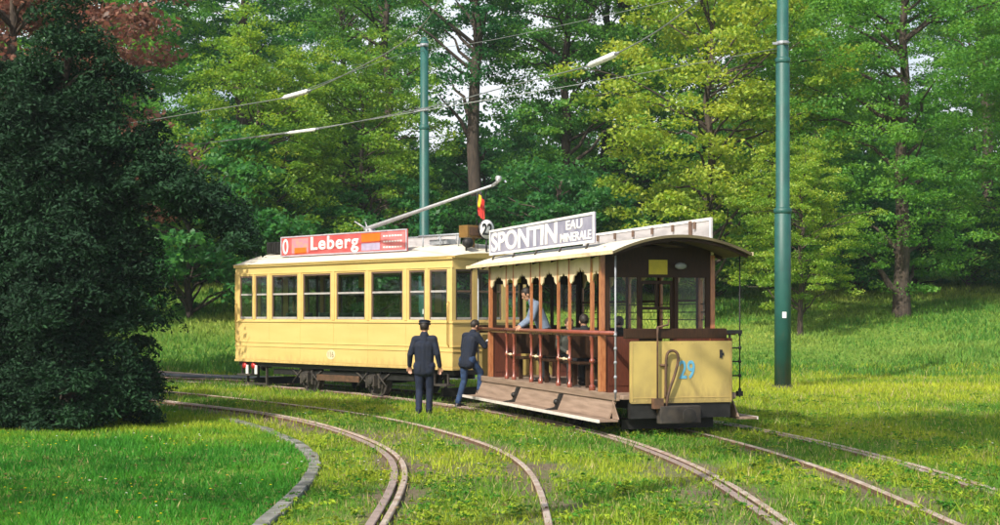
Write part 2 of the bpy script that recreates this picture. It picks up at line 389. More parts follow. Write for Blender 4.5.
line_d = smooth_line([(2.55, -2), (2.62, 5), (2.66, 10), (2.64, 14), (2.5, 18.5), (1.85, 23.2), (0.72, 27.4), (-0.75, 30.9), (-2.6, 33.8), (-4.9, 36.7), (-7.1, 39.0), (-9.6, 41.0), (-13.5, 43.0), (-20, 45.2), (-32, 47)])
line_a = smooth_line([(0.2, -2), (0.35, 5), (0.42, 11), (0.45, 15), (0.36, 18.5), (-0.12, 21.7), (-1.62, 26.4), (-3.5, 30.2), (-5.6, 32.9), (-8.6, 36.0), (-12, 38.6), (-18, 41.2), (-32, 43.6)])
line_e = offset_line(line_d, 1.5)
line_f = offset_line(line_d, 2.78)
line_g = offset_line(line_d, 4.28)
line_b = offset_line(line_a, -1.5)
line_c = offset_line(line_a, -2.62)

def rail_mesh(name, L, parent, check=0, y0=-3):
    """rail head with sides, swept along L; check = +1/-1 adds a check rail on that side"""
    prof = [(-0.036, -0.05), (-0.036, 0.030), (-0.026, 0.042), (0.026, 0.042), (0.036, 0.030), (0.036, -0.05)]
    def sweep(nm, par, off, pr, mats, top):
        C = offset_line(L, off); t = np.gradient(C, axis=0); t /= np.linalg.norm(t, axis=1)[:, None]
        nrm = np.c_[t[:, 1], -t[:, 0]]; z = ground_z(C[:, 0], C[:, 1]) + 0.012
        n = len(C); k = len(pr); V = np.zeros((n, k, 3))
        for j, (a, b) in enumerate(pr):
            V[:, j, :2] = C + nrm*a; V[:, j, 2] = z + b
        V = V.reshape(-1, 3); F = []; mi = []
        for i in range(n-1):
            for j in range(k-1):
                F += [i*k+j, (i+1)*k+j, (i+1)*k+j+1, i*k+j+1]; mi.append(0 if j in top else 1)
        return mesh_np(nm, V, F, 4, mats, par, matidx=mi)
    r = sweep(name, parent, 0, prof, ['rail_steel', 'rail_side'], (1, 2, 3))
    if check:
        sweep('check_rail', r, check*0.125, [(-0.045, -0.05), (-0.045, 0.026), (-0.038, 0.034), (0.038, 0.034), (0.045, 0.026), (0.045, -0.05)], ['check_steel', 'rail_side'], (1, 2, 3))
    return r
tracks = [('grass tram track curving off at the lower left, nearest the lawn', [(line_b, -1), (line_a, 0)]),
          ('middle curved tram track, carrying both trams and running out at the lower right', [(line_d, -1), (line_e, 0)]),
          ('outermost curved tram track, half sunk in grass behind the open trailer', [(line_f, -1)])]
for lab, rails in tracks:
    t = empty('tram_track', (0, 20, 0)); tag(t, lab, 'tram track', 'curved tram tracks in the grass')
    for L, c in rails:
        r = rail_mesh('rail', L, t, c)
        r.matrix_parent_inverse = Matrix.Translation((0, -20, 0))

# kerb round the lawn, made of stones with joints
def kerb():
    mb = MB(); L = line_c; n = len(L)
    t = np.gradient(L, axis=0); t /= np.linalg.norm(t, axis=1)[:, None]; nr = np.c_[t[:, 1], -t[:, 0]]
    i = 18
    rnd = random.Random(3)
    while i < n-4 and L[i, 1] < 27.2:
        j = i+3
        w0, w1 = -0.075+rnd.uniform(-0.008, 0.008), 0.075+rnd.uniform(-0.008, 0.008); jz = rnd.uniform(-0.012, 0.008)
        a = L[i]; b = L[j]; sh = (b-a)*0.965 + a
        vs = []
        for P, N2 in ((a, nr[i]), (sh, nr[j])):
            for q, zz in ((w0, -0.1), (w0, 0.040), (w0+0.012, 0.050), (w1-0.012, 0.050), (w1, 0.040), (w1, -0.1)):
                vs.append((P[0]+N2[0]*q, P[1]+N2[1]*q, gz(*P)+zz+jz))
        fs = [(k, k+1, k+7, k+6) for k in range(5)]+[tuple(range(6)), tuple(range(11, 5, -1))]
        mb.add(vs, fs)
        i = j
    mb.v = [(x+rnd.uniform(-0.006, 0.006), y+rnd.uniform(-0.006, 0.006), z+rnd.uniform(-0.004, 0.004)) for x, y, z in mb.v]
    o = mb.build('lawn_kerb', 'stone'); tag(o, 'worn grey stone kerb curving along the edge of the left lawn', 'kerb', kind='structure')
kerb()

def dist_to(P, L):
    L = L[(L[:, 1] > 8)][::2]
    out = np.full(len(P), 1e9)
    for i in range(0, len(P), 20000):
        q = P[i:i+20000]
        d = ((q[:, None, :]-L[None, :, :])**2).sum(2).min(1)
        out[i:i+20000] = np.sqrt(d)
    return out
def vnoise(x, y, s, seed):
    rs = np.random.RandomState(seed); T = rs.rand(256, 256)
    u = x*s+1000; v = y*s+1000; i = np.floor(u).astype(int); j = np.floor(v).astype(int); fu = u-i; fv = v-j
    fu = fu*fu*(3-2*fu); fv = fv*fv*(3-2*fv)
    g = lambda a, b: T[a % 256, b % 256]
    return (g(i, j)*(1-fu)+g(i+1, j)*fu)*(1-fv)+(g(i, j+1)*(1-fu)+g(i+1, j+1)*fu)*fv
def dirt_mask(x, y):
    P = np.c_[x, y]
    d = np.minimum.reduce([dist_to(P, L) for L in (line_a, line_b, line_d, line_e)])
    n = 0.6*vnoise(x, y, 0.8, 1)+0.4*vnoise(x, y, 2.7, 2)
    m = 1.3*(1-sstep(0.14, 0.62, d)) * (0.0+1.2*n) + 0.5*sstep(0.66, 0.78, n)*(1-sstep(0.7, 1.2, d))
    # worn inner side of the near curve and gravel beside the far left of the near track
    dc = dist_to(P, offset_line(line_b, 0.5)); m = np.maximum(m, (1-sstep(0.3, 0.8, dc))*sstep(0.42, 0.6, n)*0.75*sstep(12, 20, y))
    db = dist_to(P, offset_line(line_b, -0.35)); m = np.maximum(m, (1-sstep(0.3, 0.6, db))*sstep(22, 25, y)*0.95*(1-sstep(36, 40, y)))
    dm = dist_to(P, offset_line(line_d, 0.75)); m = np.maximum(m, (1-sstep(0.6, 0.95, dm))*sstep(24, 26, y)*0.85)
    dd = dist_to(P, offset_line(line_d, -0.45)); m = np.maximum(m, (1-sstep(0.15, 0.5, dd))*0.95*(n+0.3)*(1-sstep(19, 21, y)))
    return np.clip(m, 0, 1)
def build_ground():
    xs = np.unique(np.r_[np.linspace(-400, -40, 19), np.linspace(-40, -16, 25), np.arange(-16, 16, 0.16), np.linspace(16, 40, 25), np.linspace(40, 400, 19)])
    ys = np.unique(np.r_[np.linspace(-60, 8, 18), np.arange(8, 46, 0.16), np.arange(46, 100, 1.0), np.linspace(100, 700, 25)])
    X, Y = np.meshgrid(xs, ys, indexing='ij'); x = X.ravel(); y = Y.ravel()
    z = ground_z(x, y)
    near = (np.abs(x) < 16) & (y > 8) & (y < 46)
    m = np.zeros(len(x)); m[near] = dirt_mask(x[near], y[near])
    z[near] += 0.02*(vnoise(x[near], y[near], 1.3, 5)-0.5)
    nx, ny = len(xs), len(ys)
    i, j = np.meshgrid(np.arange(nx-1), np.arange(ny-1), indexing='ij')
    a = (i*ny+j).ravel(); F = np.c_[a, a+ny, a+ny+1, a+1].ravel()
    o = mesh_np('ground', np.c_[x, y, z], F, 4, ['ground_earth'], cols=np.c_[m, m, m], smooth=True)
    tag(o, kind='structure')
build_ground()

# paved path beyond the tracks at the far left
def path():
    L = smooth_line([(-45, 50.5), (-30, 49.5), (-20, 47.6), (-14, 45.4), (-9, 43.4), (-5, 42.2), (0, 41.9), (6, 42.4)]); V = []; F = []
    C1 = offset_line(L, 0.85); C2 = offset_line(L, -0.85)
    for k in range(len(L)):
        for C in (C1, L, C2):
            V.append((C[k, 0], C[k, 1], gz(L[k, 0], L[k, 1])+0.05))
    for k in range(len(L)-1):
        for q in (0, 1): F += [k*3+q, k*3+q+1, k*3+q+4, k*3+q+3]
    o = mesh_np('path', np.array(V), F, 4, ['asphalt']); tag(o, kind='structure')
path()

# ------------------------------------------------------------------ grass
def build_grass():
    rs = np.random.RandomState(11)
    N = 900000
    y = rs.uniform(0, 1, N)**1.0*(47-12.0)+12.0
    keep = rs.rand(N) < 1.0
    x = rs.uniform(-0.44, 0.44, N)*y + rs.uniform(-1.5, 1.5, N)
    k0 = rs.rand(N) < (0.34+0.66*vnoise(x, y, 1.1, 21))*0.72; x = x[k0]; y = y[k0]; N = len(x); keep = np.ones(N, bool)
    dens = 0.34+0.66*vnoise(x, y, 1.1, 21)
    m = dirt_mask(x, y)
    dall = np.minimum.reduce([dist_to(np.c_[x, y], L) for L in (line_a, line_b, line_d, line_e, line_f, line_c)])
    keep &= rs.rand(N) < (1-0.95*m)
    keep &= dall > 0.055
    dk = dist_to(np.c_[x, y], line_c); keep &= ~((dk < 0.14) & (y < 27.2))
    pth = (y > 42.2+0.3) & (x < -7)
    keep &= ~((x < 5) & (y > 41.0+np.clip(-x-7, 0, 30)*0.35) & (y < 43.2+np.clip(-x-7, 0, 30)*0.5))
    x = x[keep]; y = y[keep]; m = m[keep]; n = len(x)
    # which side: lawn (left of kerb), trackway, right verge
    dt = np.minimum.reduce([dist_to(np.c_[x, y], L) for L in (line_a, line_b, line_d, line_e)])
    lawn = (x < np.interp(y, line_c[:, 1], line_c[:, 0]))
    # verge grass is greener, trackway is yellowish
    far = y/20
    h = rs.uniform(0.035, 0.10, n)*(0.75+0.25*far)*(0.55+0.9*vnoise(x, y, 2.3, 81))*(0.7+0.6*vnoise(x, y, 0.35, 82)); h[~lawn] *= rs.uniform(0.6, 1.5, (~lawn).sum())
    wdt = rs.uniform(0.005, 0.011, n)*(0.6+0.6*far)
    ang = rs.uniform(0, 2*np.pi, n); lean = rs.uniform(0.1, 0.9, n)*h
    la = rs.uniform(0, 2*np.pi, n)
    z = ground_z(x, y)-0.005
    dx = np.cos(ang)*wdt; dy = np.sin(ang)*wdt
    V = np.zeros((n, 3, 3))
    V[:, 0] = np.c_[x-dx, y-dy, z]; V[:, 1] = np.c_[x+dx, y+dy, z]
    V[:, 2] = np.c_[x+np.cos(la)*lean, y+np.sin(la)*lean, z+h]
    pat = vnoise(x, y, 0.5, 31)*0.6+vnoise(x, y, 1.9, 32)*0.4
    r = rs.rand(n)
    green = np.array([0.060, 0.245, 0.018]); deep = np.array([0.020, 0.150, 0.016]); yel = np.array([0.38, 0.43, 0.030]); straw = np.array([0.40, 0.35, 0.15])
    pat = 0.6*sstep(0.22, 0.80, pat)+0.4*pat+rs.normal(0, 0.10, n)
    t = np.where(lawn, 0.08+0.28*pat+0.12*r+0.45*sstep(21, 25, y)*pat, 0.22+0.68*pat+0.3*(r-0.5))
    t = np.clip(t + 0.45*sstep(31, 33, y)*(1-sstep(38, 42, y))*(x > 2.5), 0, 1)[:, None]  # sunlit strip on the right verge, put into the blade colour as yellow
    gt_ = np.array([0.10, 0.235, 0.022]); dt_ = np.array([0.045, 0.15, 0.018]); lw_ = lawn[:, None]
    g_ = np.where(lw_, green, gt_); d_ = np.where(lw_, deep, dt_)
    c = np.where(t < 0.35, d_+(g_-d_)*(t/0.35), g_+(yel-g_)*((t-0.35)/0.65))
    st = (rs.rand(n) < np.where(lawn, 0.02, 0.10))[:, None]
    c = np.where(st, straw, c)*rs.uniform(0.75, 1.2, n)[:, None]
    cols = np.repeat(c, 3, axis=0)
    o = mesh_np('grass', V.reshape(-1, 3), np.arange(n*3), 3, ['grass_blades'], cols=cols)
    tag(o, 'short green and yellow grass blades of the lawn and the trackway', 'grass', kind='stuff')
    # hillside meadow, coarser tufts
    n = 150000
    y = rs.uniform(43.5, 80, n); x = rs.uniform(-0.42, 0.42, n)*y
    keep = ~((x < 6.5) & (y > 41.0+np.clip(-x-7, 0, 30)*0.35) & (y < 43.4+np.clip(-x-7, 0, 30)*0.5)); x = x[keep]; y = y[keep]; n = len(x)
    h = rs.uniform(0.06, 0.22, n)*(0.5+vnoise(x, y, 0.35, 41)); wdt = rs.uniform(0.02, 0.045, n)
    ang = rs.uniform(0, 2*np.pi, n); la = rs.uniform(0, 2*np.pi, n); lean = rs.uniform(0.1, 0.8, n)*h
    z = ground_z(x, y)-0.01; dx = np.cos(ang)*wdt; dy = np.sin(ang)*wdt
    V = np.zeros((n, 3, 3)); V[:, 0] = np.c_[x-dx, y-dy, z]; V[:, 1] = np.c_[x+dx, y+dy, z]; V[:, 2] = np.c_[x+np.cos(la)*lean, y+np.sin(la)*lean, z+h]
    pat = sstep(0.2, 0.8, vnoise(x, y, 0.22, 51))*0.55+vnoise(x, y, 0.9, 52)*0.45; r = rs.rand(n)
    t = np.clip(0.22+0.30*pat+0.60*pat*sstep(46, 54, y)+0.25*(r-0.4), 0, 0.95)[:, None]  # shaded foot and sunlit top of the slope painted into the blade colour
    g_ = np.array([0.085, 0.225, 0.030]); d_ = np.array([0.035, 0.14, 0.022])
    c = np.where(t < 0.35, d_+(g_-d_)*(t/0.35), g_+(np.array([0.31, 0.37, 0.07])-g_)*((t-0.35)/0.65))*rs.uniform(0.7, 1.2, n)[:, None]
    o = mesh_np('meadow_grass', V.reshape(-1, 3), np.arange(n*3), 3, ['grass_blades'], cols=np.repeat(c, 3, axis=0))
    tag(o, 'rough meadow grass covering the slope behind the trams', 'grass', kind='stuff')
    # broad-leaved weeds low between and beside the rails
    n = 9000
    y = rs.uniform(13, 34, n); x = rs.uniform(-0.36, 0.36, n)*y
    lw = x < np.interp(y, line_c[:, 1], line_c[:, 0])
    pn = vnoise(x, y, 0.9, 61)*0.6+vnoise(x, y, 2.5, 62)*0.4
    dd = np.minimum.reduce([dist_to(np.c_[x, y], L) for L in (line_a, line_b, line_d, line_e, line_f, line_c)])
    k = (pn > 0.50) & (~lw) & (dd > 0.2) & (dirt_mask(x, y) < 0.6); x = x[k]; y = y[k]; n = len(x)
    V = []; C = []; F = []
    for i in range(n):
        z0 = gz(x[i], y[i]); q = rs.randint(4, 8); hh = rs.uniform(0.02, 0.11); base = np.array([0.30, 0.40, 0.03])*rs.uniform(0.5, 1.2) if rs.rand() < 0.6 else np.array([0.07, 0.22, 0.02])*rs.uniform(0.7, 1.2)
        for a in range(q):
            t = rs.uniform(0, 6.28); l = rs.uniform(0.03, 0.085); wd = l*0.35
            d = np.array([math.cos(t), math.sin(t)]); p = np.array([-d[1], d[0]])
            c0 = np.array([x[i], y[i]])+d*rs.uniform(0, 0.03); s0 = len(V)
            z1 = z0+hh*rs.uniform(0.6, 1)
            V += [(*c0, z1), (*(c0+d*l*0.5+p*wd), z1+0.015), (*(c0+d*l), z1-0.01), (*(c0+d*l*0.5-p*wd), z1+0.012)]
            C += [base]*4; F += [s0, s0+1, s0+2, s0+3]
    o = mesh_np('weeds', np.array(V), F, 4, ['grass_blades'], cols=np.array(C))
    tag(o, 'low broad leaved weeds sprouting between the tram rails', 'weeds', kind='stuff')
    # fallen leaves and twigs
    n = 2600; y = rs.uniform(13, 34, n); x = rs.uniform(-0.36, 0.36, n)*y; V = []; C = []; F = []
    k = vnoise(x, y, 0.5, 91) > 0.4; x = x[k]; y = y[k]
    for i in range(len(x)):
        t = rs.uniform(0, 6.28); l = rs.uniform(0.02, 0.045); d = np.array([math.cos(t), math.sin(t)])*l; p = np.array([-d[1], d[0]])*0.5; z = gz(x[i], y[i])+rs.uniform(0.015, 0.06)
        c0 = np.array([x[i], y[i]]); s0 = len(V); V += [(*(c0-d), z), (*(c0+p), z+rs.uniform(0, 0.015)), (*(c0+d), z+0.004), (*(c0-p), z+rs.uniform(0, 0.015))]
        C += [np.array([(0.22, 0.12, 0.05), (0.30, 0.22, 0.10), (0.12, 0.07, 0.035)][rs.randint(3)])]*4; F += [s0, s0+1, s0+2, s0+3]
    o = mesh_np('fallen_leaves', np.array(V), F, 4, ['grass_blades'], cols=np.array(C))
    tag(o, 'small dry brown leaves lying scattered in the trackway grass', 'leaves', kind='stuff')
    # dandelions and daisies
    V = []; C = []; F = []
    for i in range(900):
        yy = rs.uniform(13.5, 40); xx = rs.uniform(-0.35, 0.35)*yy
        if min(abs(xx-np.interp(yy, l[:, 1], l[:, 0])) for l in (line_a, line_b, line_c, line_d, line_e, line_f)) < 0.15: continue
        lawnp = xx < np.interp(yy, line_c[:, 1], line_c[:, 0])
        if vnoise(np.array([xx]), np.array([yy]), 0.45, 71)[0] < 0.45: continue
        r0 = rs.uniform(0.012, 0.02); z = gz(xx, yy)+rs.uniform(0.07, 0.12)
        col = (0.75, 0.55, 0.01) if rs.rand() < 0.75 else (0.75, 0.75, 0.7)
        s0 = len(V); V.append((xx, yy, z+0.006)); C.append(col)
        for a in range(6): V.append((xx+r0*math.cos(a*1.047), yy+r0*math.sin(a*1.047), z)); C.append(col)
        for a in range(6): F += [s0, s0+1+a, s0+1+(a+1) % 6]
    o = mesh_np('flowers', np.array(V), F, 3, ['grass_blades'], cols=np.array(C))
    tag(o, 'tiny yellow dandelions and white daisies dotted through the grass', 'flowers', kind='stuff')
build_grass()

# ------------------------------------------------------------------ trees
def leaf_cloud(rs, centers, sizes, per, leaf, flat=0.35, elong=1.6, droop=0.0):
    n = len(centers)*per
    c = np.repeat(centers, per, axis=0); s = np.repeat(sizes, per)
    g = rs.normal(0, 1, (n, 3)); g /= np.maximum(np.linalg.norm(g, axis=1), 1e-6)[:, None]; g *= (rs.rand(n)**0.5)[:, None]
    p = c + g*np.c_[s, s, s*flat]
    rad = np.linalg.norm(g[:, :2], axis=1)
    p[:, 2] -= droop*s*rad**2
    nrm = rs.normal(0, 1, (n, 3))*0.75 + np.array([0, 0, 1.0]); nrm /= np.linalg.norm(nrm, axis=1)[:, None]
    a = np.cross(nrm, rs.normal(0, 1, (n, 3))); a /= np.linalg.norm(a, axis=1)[:, None]; b = np.cross(nrm, a)
    l = (leaf*rs.uniform(0.6, 1.25, n))[:, None]; wv = l/elong
    V = np.stack([p-a*l*0.5, p+b*wv*0.5-a*l*0.05, p+a*l*0.5, p-b*wv*0.5-a*l*0.05], axis=1)
    return V.reshape(-1, 3)
def limb(mb, p0, p1, r0, r1, rnd, n=5, wob=0.12, sides=7):
    p0 = Vector(p0); p1 = Vector(p1); L = (p1-p0).length; pts = []; rr = []
    for i in range(n+1):
        t = i/n; p = p0.lerp(p1, t)
        if 0 < i < n: p += Vector([rnd.uniform(-wob, wob)*L*0.35 for _ in range(3)])
        p.z += math.sin(t*math.pi)*0.06*L
        pts.append(p); rr.append(r0+(r1-r0)*t)
    mb.tube(pts, rr, sides, cap=False)
def make_tree(name, seed, height, rad, z0, clumps, per, leaf, lmat, bmat='bark', csize=0.75, trunk_r=0.22, flat=0.35, shape=1.0, offset=(0, 0), hollow=0.45, fork=False, droop=0.15, elong=1.6, taper=0.0, label=None, cat='tree', group=None):
    rs = np.random.RandomState(seed); rnd = random.Random(seed)
    root = empty(name)
    zc = (height+z0)/2; rz = (height-z0)/2
    ph = rs.uniform(0, 6.28, 6)
    C = []; tries = 0
    while len(C) < clumps and tries < clumps*20:
        tries += 1
        d = rs.normal(0, 1, 3); d /= np.linalg.norm(d)
        az = math.atan2(d[1], d[0])
        lump = 1+0.20*math.sin(3*az+ph[0]+2*d[2])+0.15*math.sin(5*az+ph[1]-4*d[2])+0.13*math.sin(7*d[2]+ph[2])
        r = (hollow+(1-hollow)*rs.rand()**0.6)*lump
        x, y, z = d[0]*rad*r, d[1]*rad*r, d[2]*rz*min(r, 1.06)
        k = (z+rz)/(2*rz)
        sh = 1.0-taper*k if taper else 1.0
        C.append((x*sh, y*sh, zc+z))
    C = np.array(C)
    # drop clumps in a few pockets so that gaps stay open
    for _ in range(int(5+clumps/60)):
        q = C[rs.randint(len(C))]; k = np.linalg.norm((C-q)/np.array([1, 1, 0.8]), axis=1) > rad*0.17
        if k.sum() > clumps*0.6: C = C[k]
    C[:, 0] += offset[0]*(C[:, 2]/height); C[:, 1] += offset[1]*(C[:, 2]/height)
    sz = csize*rs.uniform(0.55, 1.3, len(C))
    V = leaf_cloud(rs, C, sz, per, leaf, flat, elong, droop)
    cr = mesh_np('crown', V, np.arange(len(V)), 4, [lmat], root)
    mb = MB(); pts = []; rr = []
    n = 9; ttop = height*0.86
    for i in range(n+1):
        t = i/n; zz = -0.5+(ttop+0.5)*t
        pts.append((offset[0]*zz/height+rs.normal(0, 0.06)*t*3, offset[1]*zz/height+rs.normal(0, 0.06)*t*3, zz))
        rr.append(trunk_r*(1.35 if i == 0 else 1.0)*(1-0.85*t)+0.02)
    mb.tube(pts, rr, 12, cap=False)
    idx = rs.choice(len(C), min(len(C), 46), replace=False)
    for i in idx:
        c = C[i]; zt = max(z0*0.6, min(c[2]-abs(rs.normal(0.9, 0.4))*rad*0.35, ttop*0.95)); t = (zt+0.5)/(ttop+0.5)
        k = min(n-1, max(0, int(t*n))); f = t*n-k
        base = Vector(pts[k]).lerp(Vector(pts[k+1]), min(1, f))
        r0 = max(0.025, rr[k]*0.42); limb(mb, base, c, r0, 0.012, rnd)
    mb.build('trunk', bmat, root)
    tag(root, label, cat, group)
    return root
def put(o, x, y, s=1.0, rz=0.0, sz=None, dz=0.0):
    o.location = (x, y, gz(x, y)-0.05+dz); o.rotation_euler = (0, 0, rz); o.scale = (s, s, sz if sz else s)
    return o
W = 'trees of the wood behind the tramway'
T_broad = make_tree('broadleaf_tree', 1, 21, 4.8, 4.0, 330, 165, 0.18, 'leaf_mid', trunk_r=0.30, csize=0.95)
T_tall = make_tree('broadleaf_tree', 2, 24, 4.4, 7.0, 180, 150, 0.17, 'leaf_dark', trunk_r=0.36, csize=0.95, hollow=0.3)
T_open = make_tree('broadleaf_tree', 3, 23, 4.6, 6.5, 140, 140, 0.17, 'leaf_light', trunk_r=0.26, csize=0.9, hollow=0.25)
T_maple = make_tree('maple_tree', 4, 11.5, 3.6, 1.6, 270, 170, 0.14, 'leaf_yellow', trunk_r=0.16, csize=0.72)
T_lime = make_tree('lime_tree', 5, 19, 4.6, 1.2, 600, 140, 0.142, 'leaf_light', trunk_r=0.30, csize=0.80, hollow=0.5)
T_copper = make_tree('copper_beech', 6, 13.5, 4.2, 3.0, 330, 80, 0.20, 'leaf_copper', trunk_r=0.28, csize=0.8)
T_shrub = make_tree('woodland_shrub', 7, 4.2, 2.4, 0.2, 120, 140, 0.155, 'leaf_mid', trunk_r=0.07, csize=0.6, cat='shrub')
T_shrub2 = make_tree('woodland_shrub', 8, 3.6, 2.3, 0.2, 110, 130, 0.145, 'leaf_mid', trunk_r=0.06, csize=0.55, cat='shrub')
used = set()
def plant(proto, x, y, s, rz, label, cat='tree', group=W, sz=None, lm=None):
    o = proto if proto.name not in used else copy_tree(proto)
    used.add(proto.name)
    put(o, x, y, s, rz, sz); tag(o, label, cat, group)
    if lm:
        for ch in o.children:
            if ch.name.startswith('crown'):
                ch.material_slots[0].link = 'OBJECT'; ch.material_slots[0].material = M[lm]
    return o
# front of the wood, from left to right
front = [
 (T_tall, -21.5, 64, 1.0, 0.3, 'dark broadleaf tree at the far left edge of the wood, behind the yew'),
 (T_broad, -16.5, 63, 1.0, 1.3, 'bushy green tree rising behind the copper beech at the left'),
 (T_tall, -11.5, 67, 0.95, 2.3, 'dark trunked tree left of the bright sky gap at the upper left'),
 (T_maple, -9.2, 57.5, 1.0, 0.4, 'yellow green young maple above the enclosed yellow tram'),
 (T_maple, -5.6, 60, 0.95, 2.0, 'smaller yellow green maple between the young maple and the far green pole'),
 (T_open, -5.2, 70, 1.0, 1.0, 'thin crowned tree with sky showing through it, left of the far green pole'),
 (T_tall, -1.1, 66, 1.0, 4.0, 'tall tree with dark straight trunk just right of the far green pole'),
 (T_broad, 3.0, 69, 0.98, 0.2, 'bushy bright tree behind the curved tramway, above the round number disc'),
 (T_open, 6.0, 74, 1.05, 2.6, 'open crowned tree beside the sky gap at the top centre'),
 (T_maple, 8.2, 59, 1.32, 1.2, 'large yellow green maple spreading over the roof of the open trailer'),
 (T_lime, 12.4, 68, 0.95, 3.1, 'leafy lime tree between the yellow green maple and the near green pole'),
 (T_lime, 15.4, 57.5, 1.0, 0.6, 'big light green lime tree standing right of the near green pole'),
 (T_lime, 22.5, 60, 0.95, 2.2, 'second light green lime tree at the right edge of the picture'),
 (T_maple, 10.9, 54.5, 0.62, 3.4, 'small low sapling with pale leaves just left of the near green pole'),
]
for (p, x, y, s, rz, lab) in front: plant(p, x, y, s, rz, lab)
for k, (x, y) in enumerate([(-24, 38), (-27.5, 45), (-31, 33), (-33, 52), (-38, 42), (-44, 35)]):  # out-of-view trees, added so the tram windows reflect green
    plant([T_lime, T_broad][k % 2], x, y, 0.9+0.05*(k % 3), k*1.3, 'unseen park tree well left of the yews, added for window reflections', group='unseen park trees added for reflections', lm='leaf_light')
back = []
rb = random.Random(5)
for row, (yy, x0, x1, st) in enumerate([(80, -27, 30, 6.6), (95, -31, 36, 7.6)]):
    x = x0
    while x < x1:
        gap = (row == 0 and (-13.5 < x < -9 or 9.5 < x < 11.5 or -3.5 < x < 0)) or (row > 0 and abs(x/(yy)*1500+500-300) < 45) or (row > 0 and abs(x/yy*1500+500-480) < 40) or (row > 0 and abs(x/yy*1500+500-618) < 40) or (row > 0 and abs(x/yy*1500+500-715) < 35)
        if not gap:
            p = [T_broad, T_tall, T_open][rb.randrange(3)]
            s = rb.uniform(0.82, 1.12)*(1.0 if row < 2 else 1.0)
            plant(p, x+rb.uniform(-1.2, 1.2), yy+rb.uniform(-3, 3), s, rb.uniform(0, 6.28),
                  'tall green tree deep in the dense wood behind the trams', lm=rb.choice(['leaf_mid', 'leaf_dark', 'leaf_mid', 'leaf_light']))
        x += st*rb.uniform(0.85, 1.15)
plant(T_copper, -12.0, 37.0, 0.95, 0.5, 'copper beech with reddish brown leaves rising behind the dark yew', group='')
for x, y, s_, lab in ((-11.6, 56, 1.75, 'large dark shrub at the wood edge just left of the enclosed tram roof'), (-5.0, 58, 1.35, 'dark rounded shrub showing above the red roof board'), (2.6, 62, 1.5, 'dark rounded shrub showing above the flag')):
    o = plant(T_shrub, x, y, s_, x, lab, 'shrub', 'shrubs at the edge of the wood', lm='leaf_dark')
x = -26
rb = random.Random(8)
while x < 30:
    yy = 63+rb.uniform(0, 6) + (2 if 10 < x < 20 else 0)
    plant([T_shrub, T_shrub2][rb.randrange(2)], x, yy, rb.uniform(0.85, 1.35), rb.uniform(0, 6.28), 'dark leafy shrub along the foot of the wood at the top of the slope', 'shrub', 'shrubs at the edge of the wood')
    x += rb.uniform(2.0, 3.4)
x = -34
while x < 38:
    plant([T_shrub, T_shrub2][rb.randrange(2)], x, 76+rb.uniform(0, 5), rb.uniform(1.3, 1.9), rb.uniform(0, 6.28), 'dark leafy shrub along the foot of the wood at the top of the slope', 'shrub', 'shrubs at the edge of the wood')
    x += rb.uniform(3.0, 4.4)
x = -44
while x < 50:
    plant([T_shrub, T_shrub2][rb.randrange(2)], x, 98+rb.uniform(0, 6), rb.uniform(2.0, 2.7), rb.uniform(0, 6.28), 'dark leafy shrub along the foot of the wood at the top of the slope', 'shrub', 'shrubs at the edge of the wood')
    x += rb.uniform(4.0, 5.4)
# yews left foreground
T_yew = make_tree('yew_tree', 21, 7.6, 1.50, 0.0, 760, 230, 0.105, 'leaf_yew', trunk_r=0.2, csize=0.48, hollow=0.35, flat=0.26, droop=0.75, elong=2.6, taper=0.35)
# ragged lower skirt and one long hanging bough on the side of the trams
rs = np.random.RandomState(77); Cs = []
for k in range(190):
    a = rs.uniform(0, 6.28); q = rs.uniform(0.7, 1.55); Cs.append((q*math.cos(a), q*math.sin(a), rs.uniform(0.15, 1.2)))
for k in range(95):
    t = rs.rand(); Cs.append((1.1+1.95*t+rs.normal(0, 0.12), rs.normal(0, 0.4), 4.5-1.2*t**1.5+rs.normal(0, 0.28*(1.1-t*0.6))))
vs_ = leaf_cloud(rs, np.array(Cs), 0.34*rs.uniform(0.6, 1.2, len(Cs)), 190, 0.105, 0.45, 2.6, 0.5)
old = [c for c in T_yew.children if c.name.startswith('crown')][0]
ov = np.zeros(len(old.data.vertices)*3, dtype=np.float32); old.data.vertices.foreach_get('co', ov); bpy.data.objects.remove(old)
vv = np.vstack([ov.reshape(-1, 3), vs_]); mesh_np('crown', vv, np.arange(len(vv)), 4, ['leaf_yew'], T_yew)
used.add(T_yew.name)
put(T_yew, -7.4, 26.0, 1.0, 0.0); tag(T_yew, 'dark green yew standing on the lawn left of the enclosed tram', 'tree', 'dark yews at the left')
y2 = copy_tree(T_yew); put(y2, -8.9, 26.6, 0.86, 2.4); tag(y2, 'lower dark yew at the left edge, beside the tall one on the lawn', 'tree', 'dark yews at the left')
y3 = copy_tree(T_yew); put(y3, -11.2, 29.0, 0.92, 4.0); tag(y3, 'third dark yew, cut by the left edge of the picture', 'tree', 'dark yews at the left')
# unseen trees added beside the camera to throw shade on lawn and verge
T_side = make_tree('shade_tree', 31, 13, 3.2, 7.0, 50, 80, 0.20, 'leaf_mid', trunk_r=0.28, csize=0.9, hollow=0.3, offset=(0, 0))
put(T_side, -12.5, 7.0, 1.0, 0.0); tag(T_side, 'unseen tall tree added beside the left lawn to shade it', 'tree', 'unseen trees added for shade')
s2 = make_tree('shade_tree', 32, 21, 2.5, 12.5, 230, 90, 0.22, 'leaf_mid', trunk_r=0.20, csize=0.95, hollow=0.15)
s2.location = (-3.9, 8.3, 0); tag(s2, 'unseen slender tree added near the viewpoint to shade the verge', 'tree', 'unseen trees added for shade')

